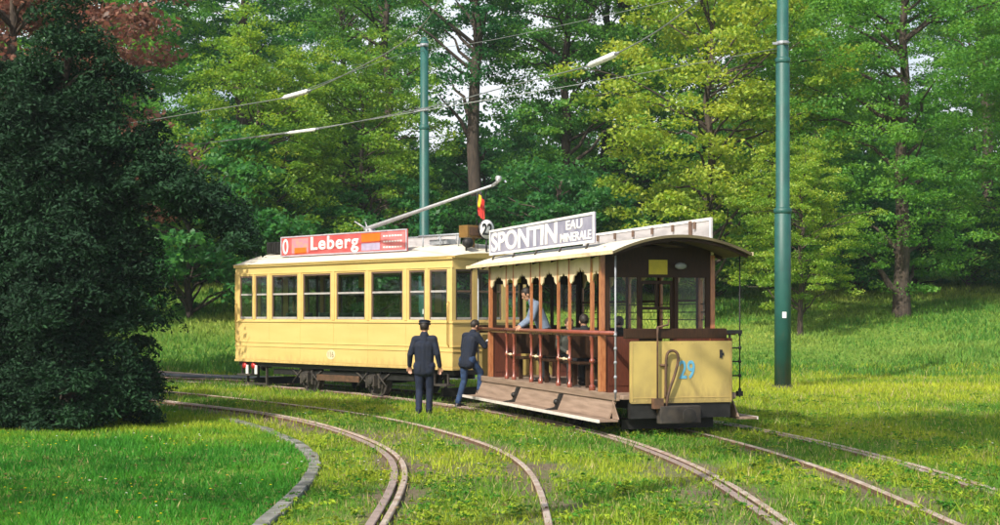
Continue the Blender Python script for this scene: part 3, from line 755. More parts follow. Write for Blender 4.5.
# ------------------------------------------------------------------ poles and overhead wires
def pole(x, y, h, r, joints, label, clamps):
    t = empty('catenary_pole', (x, y, gz(x, y))); tag(t, label, 'pole', 'green poles carrying the overhead wires')
    zs = [-0.3]+joints+[h]; k = 1.0
    mb = MB()
    pts = []; rr = []
    for i in range(len(zs)-1):
        pts += [(0, 0, zs[i]), (0, 0, zs[i+1]-0.03)]; rr += [r*k, r*k*0.985]; k *= 0.84
    mb.tube(pts, rr, 28); mb.build('shaft', 'pole_green', t)
    k = 1.0
    for z in joints:
        c = MB(); c.tube([(0, 0, z-0.10), (0, 0, z-0.08), (0, 0, z+0.02), (0, 0, z+0.05)], [r*k*1.0, r*k*1.09, r*k*1.09, r*k*0.86], 28); c.build('collar', 'pole_green', t); k *= 0.84
    c = MB(); c.ball((0, 0, h), r*0.6, 14); c.build('finial', 'pole_green', t)
    b = MB(); b.tube([(0, 0, -0.1), (0, 0, 0.05), (0, 0, 0.07)], [r*1.5, r*1.5, r*1.1], 20)
    for q in range(6): a = q*math.pi/3; b.tube([(r*1.28*math.cos(a), r*1.28*math.sin(a), 0.05), (r*1.28*math.cos(a), r*1.28*math.sin(a), 0.10)], 0.018, 6)
    b.build('base_flange', 'dusty_iron', t)
    for zz in clamps:
        kk = 0.84**sum(zz > j for j in joints); cl = MB(); cl.tube([(0, 0, zz-0.05), (0, 0, zz+0.05)], r*kk*1.07, 24); cl.box(-0.03, 0.03, -r*kk*1.07-0.10, -r*kk*0.9, zz-0.03, zz+0.03); cl.box(-r*kk*1.07-0.10, -r*kk*0.9, -0.03, 0.03, zz-0.03, zz+0.03)
        cl.build('clamp_band', 'grey_metal', t)
    pl = MB(); pl.box(-0.05, 0.05, -r*1.0-0.008, -r*0.9, 1.75, 1.90); pl.build('plate', 'sign_white', t)
    return t
pole(7.05, 37.4, 11.2, 0.205, [4.45, 8.2], 'thick green steel pole on the grass right of the open trailer', [8.6, 10.4])
pole(-2.28, 45.2, 10.0, 0.175, [3.6, 7.4], 'thinner green steel pole rising behind the enclosed yellow tram', [9.85, 7.9])
def wire(name, pts, r, label, cat, group, sleeves=(), sag=0):
    L = smooth3(pts)
    mb = MB(); mb.tube(L, r, 6); o = mb.build(name, 'wire_copper'); tag(o, label, cat, group)
    for a, b, rr in sleeves:
        a = Vector(a); b = Vector(b); d = (b-a)
        s = MB(); s.tube([a, a+d*0.04, a+d*0.1, a+d*0.9, a+d*0.96, b], [r, rr*0.55, rr, rr, rr*0.55, r], 12); ins = s.build('insulator', 'sleeve_white', o)
        for q in (a, b):
            f = MB(); dd = (a+b)*0.5-q; dd.normalize(); f.tube([q-dd*0.10, q-dd*0.04, q+dd*0.06], [r*1.3, rr*0.5, rr*0.62], 10); f.build('fitting', 'grey_metal', ins)
    return o
def smooth3(pts):
    out = []
    P = [Vector(p) for p in pts]; P = [2*P[0]-P[1]]+P+[2*P[-1]-P[-2]]
    for i in range(1, len(P)-2):
        for k in range(6):
            t = k/6; a, b, c, d = P[i-1:i+3]
            out.append(0.5*((2*b)+(c-a)*t+(2*a-5*b+4*c-d)*t*t+(3*b-a-3*c+d)*t**3))
    out.append(P[-2]); return out
Z = 6.4
wire('contact_wire', [(-16, 43.6, Z), (-10.5, 41, Z), (-7.6, 39, Z), (-5.24, 36.9, Z), (-4.4, 36.1, Z), (-3.25, 34.6, Z), (-1.28, 31.9, Z), (0.05, 29.5, Z), (1.58, 26.9, Z), (2.0, 25.6, Z), (2.6, 22.8, Z), (3.1, 18, Z), (3.4, 6, Z)], 0.011,
     'overhead contact wire running above both trams with two white insulators', 'overhead wire', 'contact wires above the tracks',
     [((-5.24, 36.9, Z), (-4.4, 36.1, Z), 0.04), ((1.58, 26.9, Z), (2.0, 25.6, Z), 0.055)])
wire('contact_wire', [(-16, 39.6, Z), (-9.5, 35.6, Z), (-6.4, 32.8, Z), (-4.47, 30.9, Z), (-3.8, 29.9, Z), (-2.6, 27.2, Z), (-1.57, 24.5, Z), (-0.9, 21.5, Z), (-0.45, 17, Z), (-0.3, 5, Z)], 0.010,
     'contact wire of the nearest track, with one white insulator above the other', 'overhead wire', 'contact wires above the tracks',
     [((-4.47, 30.9, Z), (-3.8, 29.9, Z), 0.05)])
wire('span_wire', [(7.05, 37.4, 8.6), (3.2, 36.2, 7.72), (-1.0, 36.5, 7.05), (-4.3, 37.9, 6.7), (-7.6, 39, Z)], 0.009, 'thin span wire slanting from the near green pole down to the left', 'overhead wire', 'span wires between the poles')
wire('span_wire', [(-2.28, 45.2, 9.9), (-3.0, 40, 8.75), (-4.3, 30.6, Z+0.0)], 0.008, 'thin span wire from far green pole top down to the nearest contact wire', 'overhead wire', 'span wires between the poles')
wire('span_wire', [(-2.28, 45.2, 9.9), (0.5, 42.7, 9.9), (7.05, 37.4, 10.4)], 0.008, 'thin cross wire stretched high between the two green poles', 'overhead wire', 'span wires between the poles')

# ------------------------------------------------------------------ trams, shared pieces
def wheelset(parent, x, gauge, r, hub='dusty_iron'):
    for sgn in (1, -1):
        y = sgn*gauge/2; mb = MB()
        prof = [(0.0, -0.05), (0.09, -0.05), (0.10, -0.02), (r-0.09, -0.015), (r-0.07, -0.055), (r+0.0, -0.055), (r, 0.045), (r+0.028, 0.048), (r+0.028, 0.070), (r-0.07, 0.070), (r-0.09, 0.015), (0.0, 0.02)]
        n = 28; vs = []; fs = []
        for k in range(n):
            t = 2*math.pi*k/n
            for (q, d) in prof: vs.append((x+q*math.cos(t), y-sgn*d, r+q*math.sin(t)))
        m = len(prof)
        for k in range(n):
            for j in range(m-1): fs.append((k*m+j, k*m+j+1, ((k+1) % n)*m+j+1, ((k+1) % n)*m+j))
        mb.add(vs, fs, 0, False)
        wh = mb.build('wheel', 'dusty_iron', parent)
        ab = MB(); ab.box(x-0.12, x+0.12, y+sgn*0.10, y+sgn*0.24, r-0.12, r+0.13); ab.tube([(x, y+sgn*0.2, r), (x, y+sgn*0.28, r)], 0.085, 14)
        ab.build('axle_box', 'dusty_iron', parent, 0.01)
    a = MB(); a.tube([(x, -gauge/2, r), (x, gauge/2, r)], 0.055, 10); a.build('axle', 'black_iron', parent)
def leaf_spring(parent, x, y, z, L=0.8):
    mb = MB()
    for i in range(5):
        l = L*(1-0.17*i)/2; pts = []
        o = []
        for k in range(9):
            t = -1+2*k/8; o.append((x+l*t, z-0.022*i+0.07*t*t))
        for k in range(8, -1, -1):
            t = -1+2*k/8; o.append((x+l*t, z-0.022*i-0.018+0.07*t*t))
        mb.prism(o, y-0.035, y+0.035, 'y')
    return mb.build('leaf_spring', 'dusty_iron', parent)

# ------------------------------------------------------------------ enclosed motor tram
def motor_tram():
    L, Wd = 8.47, 2.10; hx, hy = L/2, Wd/2
    ang = math.atan2(0.743, -0.669)
    cx, cy = -3.05, 35.35
    T = empty('motor_tram', (cx, cy, 0.06), ang)
    tag(T, 'enclosed yellow motor tram with a red board on its roof', 'tram')
    X = lambda s: -hx+s      # s is measured from the end that faces the trailer
    zb, z1, z2, z3 = 0.70, 1.765, 2.835, 3.10
    side = [(0.18, 0.77), (0.93, 1.47), (1.69, 2.83), (3.06, 4.15), (4.38, 5.50), (5.73, 6.83), (7.04, 7.56), (7.69, 8.27)]
    endw = [(0.09, 0.56), (0.70, 1.40), (1.54, 2.01)]
    body = MB()
    for sg in (1, -1):
        ya, yb = sg*hy, sg*(hy-0.055)
        body.box(X(0), X(L), ya, yb, zb, z1); body.box(X(0), X(L), ya, yb, z2, z3)
        edges = [0]+[v for w_ in side for v in w_]+[L]
        for i in range(0, len(edges), 2): body.box(X(edges[i]), X(edges[i+1]), ya, yb, z1, z2)
    for sx in (-1, 1):
        xa, xb = sx*(hx), sx*(hx-0.055)
        body.box(xa, xb, -hy+0.055, hy-0.055, zb, z1); body.box(xa, xb, -hy+0.055, hy-0.055, z2, z3)
        edges = [0.055]+[v for w_ in endw for v in w_]+[Wd-0.055]
        for i in range(0, len(edges), 2): body.box(xa, xb, hy-edges[i], hy-edges[i+1], z1, z2)
    body.build('body', 'yellow_paint', T)
    # mouldings: each strip stands proud of the panel
    mo = MB()
    for sg in (1, -1):
        for z, h, d in ((zb+0.0, 0.05, 0.022), (1.085, 0.022, 0.014), (1.185, 0.022, 0.014), (z1-0.075, 0.045, 0.022), (z2+0.03, 0.03, 0.014), (z3-0.055, 0.055, 0.04)):
            mo.box(X(-d), X(L+d), sg*(hy+0.001), sg*(hy+d), z, z+h)
    for sx in (-1, 1):
        for z, h, d in ((zb+0.0, 0.05, 0.022), (1.085, 0.022, 0.014), (1.185, 0.022, 0.014), (z1-0.075, 0.045, 0.022), (z3-0.055, 0.055, 0.04)):
            mo.box(sx*(hx+0.001), sx*(hx+d), -hy, hy, z, z+h)
    mo.build('moulding', 'yellow_paint', T, 0.005)
    dust = MB()
    for sg in (1, -1): dust.box(X(0.0), X(L), sg*(hy+0.0015), sg*(hy+0.0035), zb+0.051, zb+0.075)
    for sg in (1, -1):
        for s in (1.58, 2.945, 4.265, 5.615, 6.935): dust.box(X(s)-0.003, X(s)+0.003, sg*(hy+0.0012), sg*(hy+0.0030), zb+0.08, z1-0.08)
    dust.build('skirt_line', 'moulding', T)
    for sg in (1, -1):
        for s in (0.0, 0.85, 1.58, 2.945, 4.265, 5.615, 6.935, 7.625, L):
            w_ = 0.035 if s in (0.85, 7.625) else 0.05
            a = max(0, s-w_); b = min(L, s+w_)
            po = MB(); po.box(X(a), X(b), sg*(hy+0.001), sg*(hy+0.016), z1-0.02, z2+0.03); po.build('pilaster', 'yellow_paint', T, 0.006)
    # windows
    def window(kind, a0, a1, sg):
        f = MB(); b = 0.035; dz = 0.02
        za, zc = z1+0.005, z2-0.005; zm = 2.37
        if kind == 'side':
            y0, y1 = sg*(hy-0.012), sg*(hy-0.045)
            x0, x1 = X(a0)+0.004, X(a1)-0.004
            f.box(x0, x0+b, y0, y1, za, zc); f.box(x1-b, x1, y0, y1, za, zc)
            f.box(x0+b, x1-b, y0, y1, zc-b, zc)
            f.box(x0+b, x1-b, y0+sg*0.006, y1, za, za+0.05, 1)
            f.box(x0+b, x1-b, y0, y1, zm-0.02, zm+0.022, 1)
            p = MB(); p.box(x0+b*0.7, x1-b*0.7, sg*(hy-0.026), sg*(hy-0.030), za+0.03, zc-b*0.7)
        else:
            sx = sg; x0, x1 = sx*(hx-0.012), sx*(hx-0.045); y0, y1 = hy-a0-0.004, hy-a1+0.004
            f.box(x0, x1, y0, y0-b, za, zc); f.box(x0, x1, y1+b, y1, za, zc); f.box(x0, x1, y0-b, y1+b, zc-b, zc)
            f.box(x0, x1, y0-b, y1+b, za, za+0.05, 1); f.box(x0, x1, y0-b, y1+b, zm-0.02, zm+0.022, 0)
            p = MB(); p.box(sx*(hx-0.026), sx*(hx-0.030), y0-b*0.7, y1+b*0.7, za+0.03, zc-b*0.7)
        wo = f.build('window', ['sash_brown', 'sash_grey'], T); p.build('pane', 'window_glass', wo)
    for sg in (1, -1):
        for a, b in side: window('side', a, b, sg)
        for a, b in endw: window('end', a, b, sg)
    # roof: shallow arch with rounded, drooping ends
    rf = MB(); nx, ny = 30, 18; top = []; V = []; F = []
    ex, ey = hx+0.10, hy+0.07
    def rz(u, v):
        return 3.115+0.30*(1-abs(v)**2.4)*(1-0.75*max(0, (abs(u)-0.86)/0.14)**2)
    for i in range(nx+1):
        u = math.sin((-1+2*i/nx)*math.pi/2) if False else -1+2*i/nx
        for j in range(ny+1):
            v = -1+2*j/ny; V.append((u*ex, v*ey*(1-0.05*max(0, (abs(u)-0.9)/0.1)**2), rz(u, v)))
    for i in range(nx):
        for j in range(ny): a = i*(ny+1)+j; F.append((a, a+ny+1, a+ny+2, a+1))
    rf.add(V, F, 0, True)
    # fascia of the roof
    rim = [(i*(ny+1)) for i in range(nx+1)]+[nx*(ny+1)+j for j in range(1, ny+1)]+[i*(ny+1)+ny for i in range(nx-1, -1, -1)]+[j for j in range(ny-1, 0, -1)]
    vs = [V[k] for k in rim]+[(V[k][0], V[k][1], 3.105-0.0) for k in rim]
    vs = [V[k] for k in rim]+[(V[k][0]*0.995, V[k][1]*0.985, 3.075) for k in rim]
    m = len(rim); rf.add(vs, [(k, (k+1) % m, m+(k+1) % m, m+k) for k in range(m)], 1)
    rf.add([(x, y, 3.078) for x, y in ((-ex*0.99, -ey*0.98), (ex*0.99, -ey*0.98), (ex*0.99, ey*0.98), (-ex*0.99, ey*0.98))], [(0, 1, 2, 3)], 2)
    rf.build('roof', ['roof_white', 'yellow_paint', 'ceiling_board'], T)
    # interior
    it = MB(); it.box(X(0.06), X(L-0.06), -hy+0.06, hy-0.06, 0.86, 0.92)
    for s in (1.58, 6.9):
        it.box(X(s-0.02), X(s+0.02), 0.35, hy-0.06, 0.92, 1.75); it.box(X(s-0.02), X(s+0.02), -hy+0.06, -0.35, 0.92, 1.75)
        it.box(X(s-0.02), X(s+0.02), -hy+0.06, hy-0.06, 2.85, 3.06)
        for y in (0.35, -0.35, hy-0.1, -hy+0.1): it.box(X(s-0.02), X(s+0.02), y-0.03, y+0.03, 1.75, 2.85)
    it.build('interior_partition', 'interior', T)
    for sg in (1, -1):
        for s in (2.25, 3.6, 4.95, 6.3):
            be = MB(); be.box(X(s-0.22), X(s+0.22), sg*(hy-0.07), sg*0.22, 1.28, 1.36); be.box(X(s-0.03), X(s+0.03), sg*(hy-0.07), sg*0.22, 1.36, 1.92)
            be.box(X(s-0.16), X(s+0.16), sg*0.5, sg*0.6, 0.92, 1.28); be.build('bench', 'seat_green', T, 0.02)
    for s, y, w_ in ((2.1, -0.6, 0.16), (2.35, -0.3, 0.2), (4.9, -0.4, 0.18), (6.2, -0.5, 0.14)):
        n = MB(); n.box(X(s), X(s)+0.01, y, y+w_*1.4, 2.52, 2.80); n.build('notice', 'notice_yellow', T)
    # underframe
    u = MB()
    u.box(X(0.05), X(L-0.05), -hy+0.08, hy-0.08, 0.60, 0.70); u.box(X(1.5), X(7.0), 0.80, 0.88, 0.42, 0.55); u.box(X(1.5), X(7.0), -0.88, -0.80, 0.42, 0.55)
    u.box(X(3.5), X(5.0), -0.5, 0.5, 0.28, 0.6)
    u.box(X(3.45), X(5.1), 0.90, 0.93, 0.33, 0.47, 1)
    u.build('underframe', ['black_iron', 'rusty_iron'], T)
    for s in (2.95, 5.55):
        wheelset(T, X(s), 1.46, 0.38)
        for y in (0.86, -0.86): leaf_spring(T, X(s), y, 0.60, 0.9)
        for sg in (1, -1):
            for d in (-1, 1):
                br = MB()
                br.tube([(X(s)+d*0.16, sg*0.90, 0.30), (X(s)+d*0.62, sg*0.90, 0.56)], 0.022, 6); br.tube([(X(s)+d*0.55, sg*0.93, 0.25), (X(s)+d*0.20, sg*0.93, 0.54)], 0.018, 6)
                br.box(X(s)+d*0.20, X(s)+d*0.26, sg*0.86, sg*0.92, 0.22, 0.58)
                br.build('brake_hanger', 'dusty_iron', T)
    for sx in (-1, 1):
        lg = MB(); lg.box(sx*(hx-0.62), sx*(hx-0.55), -0.85, 0.85, 0.12, 0.30)
        for y in (-0.75, 0.75): lg.box(sx*(hx-0.60), sx*(hx-0.56), y-0.03, y+0.03, 0.30, 0.60)
        lg.build('lifeguard', 'black_iron', T)
        bf = MB(); bf.box(sx*hx, sx*(hx+0.10), -0.72, 0.72, 0.60, 0.70); bf.tube([(sx*hx, 0, 0.55), (sx*(hx+0.28), 0, 0.55)], 0.05, 10); bf.tube([(sx*(hx+0.28), 0, 0.55), (sx*(hx+0.32), 0, 0.55)], 0.13, 16)
        bf.build('buffer', 'black_iron', T)
        for y in (0.98, -0.98):
            st = MB(); st.box(sx*(hx-0.15), sx*(hx-0.75), y-0.12, y+0.12, 0.36, 0.40); st.box(sx*(hx-0.2), sx*(hx-0.24), y-0.02, y+0.02, 0.40, 0.62); st.box(sx*(hx-0.66), sx*(hx-0.70), y-0.02, y+0.02, 0.40, 0.62)
            st.build('step', 'dusty_iron', T)
    for s in (7.55, 7.95):
        l = MB(); l.box(X(s), X(s+0.09), 0.99, 1.02, 0.40, 0.62, 1); l.tube([(X(s+0.15), 0.96, 0.60), (X(s+0.15), 1.04, 0.60)], 0.075, 14); l.build('tail_lamp', ['red_lamp', 'sign_white'], T)
    sa = MB(); sa.box(X(7.2), X(8.2), 0.85, 0.95, 0.14, 0.18); sa.box(X(7.25), X(7.30), 0.87, 0.92, 0.18, 0.6); sa.box(X(8.1), X(8.15), 0.87, 0.92, 0.18, 0.6); sa.build('sand_pipe', 'dusty_iron', T)
    # red roof board, near side
    def board(s0, s1, y, za, zb_, mats, face, nm='roof_board'):
        b = MB(); b.box(X(s0), X(s1), y-0.015, y+0.015, za, zb_, 0)
        t = 0.022
        for (a, c, d, e) in ((s0, s1, zb_-0.03, zb_), (s0, s1, za, za+0.03)): b.box(X(a), X(c), y+0.017, y+t+0.005, d, e, 1)
        for a in (s0, s1-0.04): b.box(X(a), X(a+0.04), y+0.017, y+t+0.005, za+0.03, zb_-0.03, 1)
        for k in range(6):
            a = s0+0.3+(s1-s0-0.6)*k/5; b.box(X(a)-0.015, X(a)+0.015, y-0.05, y-0.017, 3.10, zb_-0.02, 1)
        return b.build(nm, mats, T)
    za, zt = 3.28, 3.765; y = 0.86
    bd = board(1.755, 6.69, y, za, zt, ['sign_red', 'sign_frame'], 0)
    def patch(s0, s1, z0, z1_, m, nm): p = MB(); p.box(X(s0), X(s1), y+0.0165, y+0.020, z0, z1_); return p.build(nm, m, bd)
    patch(6.22, 5.52, za+0.06, zt-0.06, 'sign_peach', 'picture'); patch(6.10, 5.60, za+0.06, za+0.20, 'sign_orange', 'picture').location = (0, 0.004, 0)
    patch(3.42, 2.72, za+0.245, zt-0.05, 'sign_orange', 'picture'); patch(3.42, 2.72, za+0.05, za+0.215, 'sign_lilac', 'picture')
    patch(2.68, 1.82, za+0.05, zt-0.05, 'sign_pink', 'picture')
    for k, (a, b) in enumerate(((2.62, 1.92), (2.62, 1.95), (2.62, 1.95))):
        z_ = zt-0.15-k*0.125
        for q in range(7): patch(2.60-q*0.10, 2.53-q*0.10, z_, z_+0.035, 'sign_white', 'small_print').location = (0, 0.004, 0)
    fit_text('lettering', '0', X(6.60), X(6.36), za+0.06, zt-0.06, y+0.022, 'sign_white', bd, offset=0.01)
    fit_text('lettering', 'Leberg', X(5.42), X(3.52), za+0.03, zt-0.045, y+0.022, 'sign_white', bd, offset=0.022, spacing=1.12)
    b2 = board(2.0, 6.7, -0.86, 3.28, 3.72, ['sign_back', 'grey_metal'], 0)
    rk = MB()
    for q in (2.1, 2.6): pass
    # luggage-like rail at the trolley side of the roof
    rr_ = MB(); rr_.tube([(X(0.3), 0.55, 3.60), (X(1.75), 0.55, 3.60)], 0.022, 8); rr_.tube([(X(0.3), 0.1, 3.64), (X(2.3), 0.1, 3.64)], 0.022, 8)
    for s in (0.4, 1.0, 1.6): rr_.tube([(X(s), 0.55, 3.3), (X(s), 0.55, 3.6)], 0.016, 6); rr_.tube([(X(s), 0.1, 3.4), (X(s), 0.1, 3.64)], 0.016, 6)
    rr_.box(X(0.9), X(1.5), 0.2, 0.45, 3.41, 3.52)
    rr_.build('roof_rail', 'grey_metal', T)
    rb_ = MB(); rb_.box(X(6.95), X(7.75), 0.1, 0.6, 3.40, 3.68); 
    for q in range(7): rb_.box(X(6.98+q*0.11), X(7.02+q*0.11), 0.6, 0.625, 3.42, 3.66)
    rb_.build('resistor_box', 'grey_metal', T, 0.01).data.materials[0] = M['black_iron']
    hl = MB(); hl.ball((X(8.30), 0.55, 3.42), 0.10, 14); hl.tube([(X(8.30), 0.55, 3.42), (X(8.42), 0.55, 3.42)], [0.1, 0.085], 14); hl.tube([(X(8.3), 0.55, 3.2), (X(8.3), 0.55, 3.36)], 0.02, 8); hl.build('headlamp', 'black_iron', T)
    gl_ = MB(); gl_.tube([(X(0.12), 0.62, 3.40), (X(0.03), 0.62, 3.40), (X(-0.06), 0.62, 3.40)], [0.07, 0.11, 0.10], 16); gl_.tube([(X(0.06), 0.62, 3.15), (X(0.06), 0.62, 3.33)], 0.02, 8); gl_.build('headlamp', 'black_iron', T)
    bx = MB(); bx.box(X(0.02), X(0.30), 0.05, 0.62, 3.52, 3.78); bx.box(X(0.01), X(0.0), 0.09, 0.58, 3.56, 3.74, 1)
    bx.box(X(0.14), X(0.18), 0.3, 0.36, 3.3, 3.52); bx.build('destination_box', ['box_brown', 'rusty_iron'], T, 0.01)
    # route disc facing the near side end
    dc = MB(); xx = X(-0.06); dy = 0.14; dz = 3.70
    dc.tube([(xx+0.03, dy, dz), (xx, dy, dz)], 0.225, 32, 0); dc.tube([(xx-0.001, dy, dz), (xx-0.006, dy, dz)], 0.205, 32, 1)
    dc.tube([(xx+0.015, dy, 3.2), (xx+0.015, dy, dz-0.2)], 0.02, 8, 0)
    dsk = dc.build('route_disc', ['ink', 'sign_white'], T)
    tx = text_obj('lettering', '22', 0.34, 'ink', dsk, (xx-0.009, dy+0.0, dz-0.115), (R(90), 0, R(-90)), sx=0.86, offset=0.008, align='CENTER')
    fl = MB(); fl.tube([(X(0.22), 0.18, 3.75), (X(0.20), 0.18, 4.60)], 0.012, 8, 0)
    V = []; F = []; mi = []
    nu, nv = 9, 12
    for i in range(nu+1):
        for j in range(nv+1):
            a = i/nu; b = j/nv
            V.append((X(0.20)-0.02-a*0.17-0.02*math.sin(b*7), 0.18+0.05*math.sin(a*9+b*3)*a, 4.56-b*0.55-a*0.08-0.05*a*a))
    for i in range(nu):
        for j in range(nv):
            k = i*(nv+1)+j; fl.add([V[k], V[k+nv+1], V[k+nv+2], V[k+1]], [(0, 1, 2, 3)], 0 if j < 2 else (1 if i < 4 and j < 8 else 2), True)
    fl.build('flag', ['ink', 'flag_yellow', 'flag_red'], T)
    # trolley pole with sprung base
    tp = MB()
    base = Vector((0.0, 0, 3.93)); 
    tipw = Matrix.Rotation(-ang, 3, 'Z') @ Vector((-0.10-cx, 31.15-cy, 0)); tip = Vector((tipw.x, tipw.y, 4.58))
    d = (tip-base).normalized()
    tp.tube([base-d*0.25, base, base+d*0.9, tip], [0.055, 0.055, 0.048, 0.026], 12)
    trp = tp.build('trolley_pole', 'light_metal', T)
    th = MB(); th.tube([tip-d*0.1, tip+d*0.06+Vector((0, 0, 0.03)), tip+d*0.14+Vector((0, 0, 0.08))], [0.03, 0.035, 0.05], 10); th.tube([tip+d*0.12+Vector((0, -0.04, 0.10)), tip+d*0.12+Vector((0, 0.04, 0.10))], 0.06, 14); th.build('trolley_wheel', 'light_metal', trp)
    tb = MB(); tb.box(-0.35, 0.35, -0.3, 0.3, 3.41, 3.47); tb.tube([(0, 0, 3.45), (0, 0, 3.9)], 0.07, 12)
    for sg in (-1, 1):
        tb.tube([(-0.30, sg*0.2, 3.5), (0.05, sg*0.1, 3.88)], 0.03, 8); tb.tube([(0.30, sg*0.2, 3.5), (-0.02, sg*0.1, 3.88)], 0.025, 8)
        tb.tube([tuple(base-d*0.22+Vector((0, sg*0.04, 0.03))), tuple(base-d*0.5+Vector((0, sg*0.16, 0.22)))], 0.018, 6)
    tb.build('trolley_base', 'light_metal', T)
    rp = MB(); rp.tube([tip-d*0.3, tip-d*0.3+Vector((0.02, 0.1, -0.6)), (X(0.0), 0.35, 3.45), (X(-0.08), 0.4, 1.9)], 0.006, 5); rp.build('rope', 'ink', T)
    # fleet number, oval plate
    pl = MB(); o = [(X(4.36)+0.17*math.cos(t*math.pi/12), 0.95+0.115*math.sin(t*math.pi/12)) for t in range(24)]
    pl.prism([(a, b+0.0) for a, b in o], hy+0.002, hy+0.006, 'y'); pn = pl.build('number_plate', 'cream_paint', T)
    fit_text('lettering', '116', X(4.36)+0.11, X(4.36)-0.11, 0.885, 1.02, hy+0.008, 'faded_ink', pn)
    # grab handles by the platform
    gh = MB()
    for sg in (1, -1):
        for s in (0.10, 8.38): gh.tube([(X(s), sg*(hy+0.02), 1.2), (X(s), sg*(hy+0.06), 1.25), (X(s), sg*(hy+0.06), 2.1), (X(s), sg*(hy+0.02), 2.15)], 0.012, 6)
    gh.build('grab_handle', 'brass', T)
    return T
motor_tram()

# ------------------------------------------------------------------ open trailer
def trailer():
    ang = math.atan2(0.954, -0.299); C0 = Vector((2.87, 23.8)); u = Vector((-0.299, 0.954)); c = C0+u*4.0
    T = empty('open_trailer', (c.x, c.y, 0.0), ang)
    tag(T, 'open sided wooden trailer tram with yellow dash numbered 29', 'tram')
    X = lambda s: s-4.0
    posts = [(0.93, .05), (1.37, .038), (2.45, .030), (3.03, .030), (4.0, .030), (4.52, .030), (5.57, .030), (6.02, .030), (7.1, .045)]
    hy = 0.98
    fl = MB(); fl.box(X(0.03), X(8.0), -hy, hy, 0.60, 0.67); fl.build('floor', 'step_board', T, 0.008)
    si = MB()
    for sg in (1, -1): si.box(X(0.15), X(7.85), sg*(hy+0.001), sg*(hy+0.045), 0.575, 0.685)
    si.build('sill', 'step_board', T, 0.006)
    un = MB()
    for y in (-0.62, 0.62): un.box(X(0.1), X(7.9), y-0.06, y+0.06, 0.42, 0.597)
    for s in (0.12, 2.0, 3.5, 4.6, 6.0, 7.88): un.box(X(s-0.05), X(s+0.05), -0.85, 0.85, 0.44, 0.58)
    un.box(X(2.3), X(5.7), 0.74, 0.80, 0.30, 0.42); un.box(X(2.3), X(5.7), -0.80, -0.74, 0.30, 0.42)
    un.box(X(0.0), X(0.10), -0.86, 0.86, 0.30, 0.535)
    un.build('underframe', 'black_iron', T)
    for s in (2.9, 5.1):
        wheelset(T, X(s), 1.46, 0.34)
        for y in (0.84, -0.84): leaf_spring(T, X(s), y, 0.54, 0.8)
    for sx, sg in ((X(0.0), -1), (X(8.0), 1)):
        bf = MB(); bf.box(sx, sx+sg*0.16, -0.28, 0.42 if sg < 0 else 0.28, 0.22, 0.50); bf.tube([(sx+sg*0.16, 0.0, 0.36), (sx+sg*0.30, 0, 0.36)], 0.05, 10); bf.tube([(sx+sg*0.30, 0, 0.36), (sx+sg*0.33, 0, 0.36)], 0.12, 18)
        bf.build('buffer', 'dusty_iron', T, 0.015)
    lg = MB(); lg.box(X(0.5), X(0.55), -0.8, 0.8, 0.10, 0.26); lg.box(X(0.5), X(0.54), -0.7, -0.64, 0.26, 0.45); lg.box(X(0.5), X(0.54), 0.64, 0.7, 0.26, 0.45); lg.build('lifeguard', 'black_iron', T)
    # running boards with their inclined risers
    for sg in (1, -1):
        rb = MB()
        rb.prism([(sg*0.97, 0.57), (sg*0.99, 0.58), (sg*1.115, 0.29), (sg*1.095, 0.28)], X(0.30), X(7.75), 'x', 0)
        rb.prism([(X(0.30), 0.58), (X(0.30), 0.29), (X(0.05), 0.29)], sg*1.03, sg*1.05, 'y', 0)
        rb.box(X(0.05), X(7.9), sg*1.05, sg*1.36, 0.255, 0.285, 0)
        rb.box(X(0.05), X(7.9), sg*1.361, sg*1.385, 0.245, 0.295, 1)
        o = rb.build('running_board', ['step_board', 'step_edge'], T)
        for s in (2.75, 5.15):
            br = MB(); br.prism([(sg*1.0, 0.56), (sg*1.06, 0.56), (sg*1.14, 0.33), (sg*1.34, 0.288), (sg*1.34, 0.25), (sg*1.0, 0.25)], X(s-0.05), X(s+0.05), 'x'); br.ball((X(s), sg*1.12, 0.42), 0.055, 10)
            br.build('step_bracket', 'black_iron', T)
    # posts: squared above, turned below the rail
    for sg in (1, -1):
        for s, r in posts:
            p = MB(); big = r > 0.04
            m = 0
            p.box(X(s)-r*0.8, X(s)+r*0.8, sg*hy-r*0.8, sg*hy+r*0.8, 1.60, 2.92, 1 if not big else 1)
            if big: p.box(X(s)-r*1.1, X(s)+r*1.1, sg*hy-r, sg*hy+r, 0.685, 1.60, 1)
            else:
                prof = [(0.685, 1.5), (0.76, 1.5), (0.78, 0.8), (0.90, 1.15), (1.05, 0.85), (1.13, 0.7), (1.15, 1.35), (1.19, 1.35), (1.21, 0.7), (1.35, 0.95), (1.5, 0.85), (1.52, 1.3), (1.60, 1.3)]
                p.tube([(X(s), sg*hy, z) for z, k in prof], [r*k for z, k in prof], 10, 0)
            p.build('post', ['rail_red', 'post_wood'], T, 0.004)
    # extra slender baluster in each narrow bay with white knobs
    for sg in (1, -1):
        hr = MB(); hr.tube([(X(0.2), sg*1.035, 1.645), (X(7.75), sg*1.035, 1.645)], 0.036, 12); hr.box(X(0.93), X(7.1), sg*1.0, sg*0.96, 1.58, 1.67)
        hr.build('hand_rail', 'rail_red', T)
        for (a, b) in ((2.45, 3.03), (4.0, 4.52), (5.57, 6.02)):
            cb = MB(); cb.tube([(X(a), sg*hy, 1.17), (X(b), sg*hy, 1.17)], 0.014, 8); cb.ball((X((a+b)/2), sg*hy, 1.17), 0.03, 10); cb.build('cross_bar', 'cream_paint', T)
    br = MB()
    for z in (1.85, 1.98, 2.12): br.tube([(X(0.93), -hy, z), (X(7.1), -hy, z)], 0.010, 6)
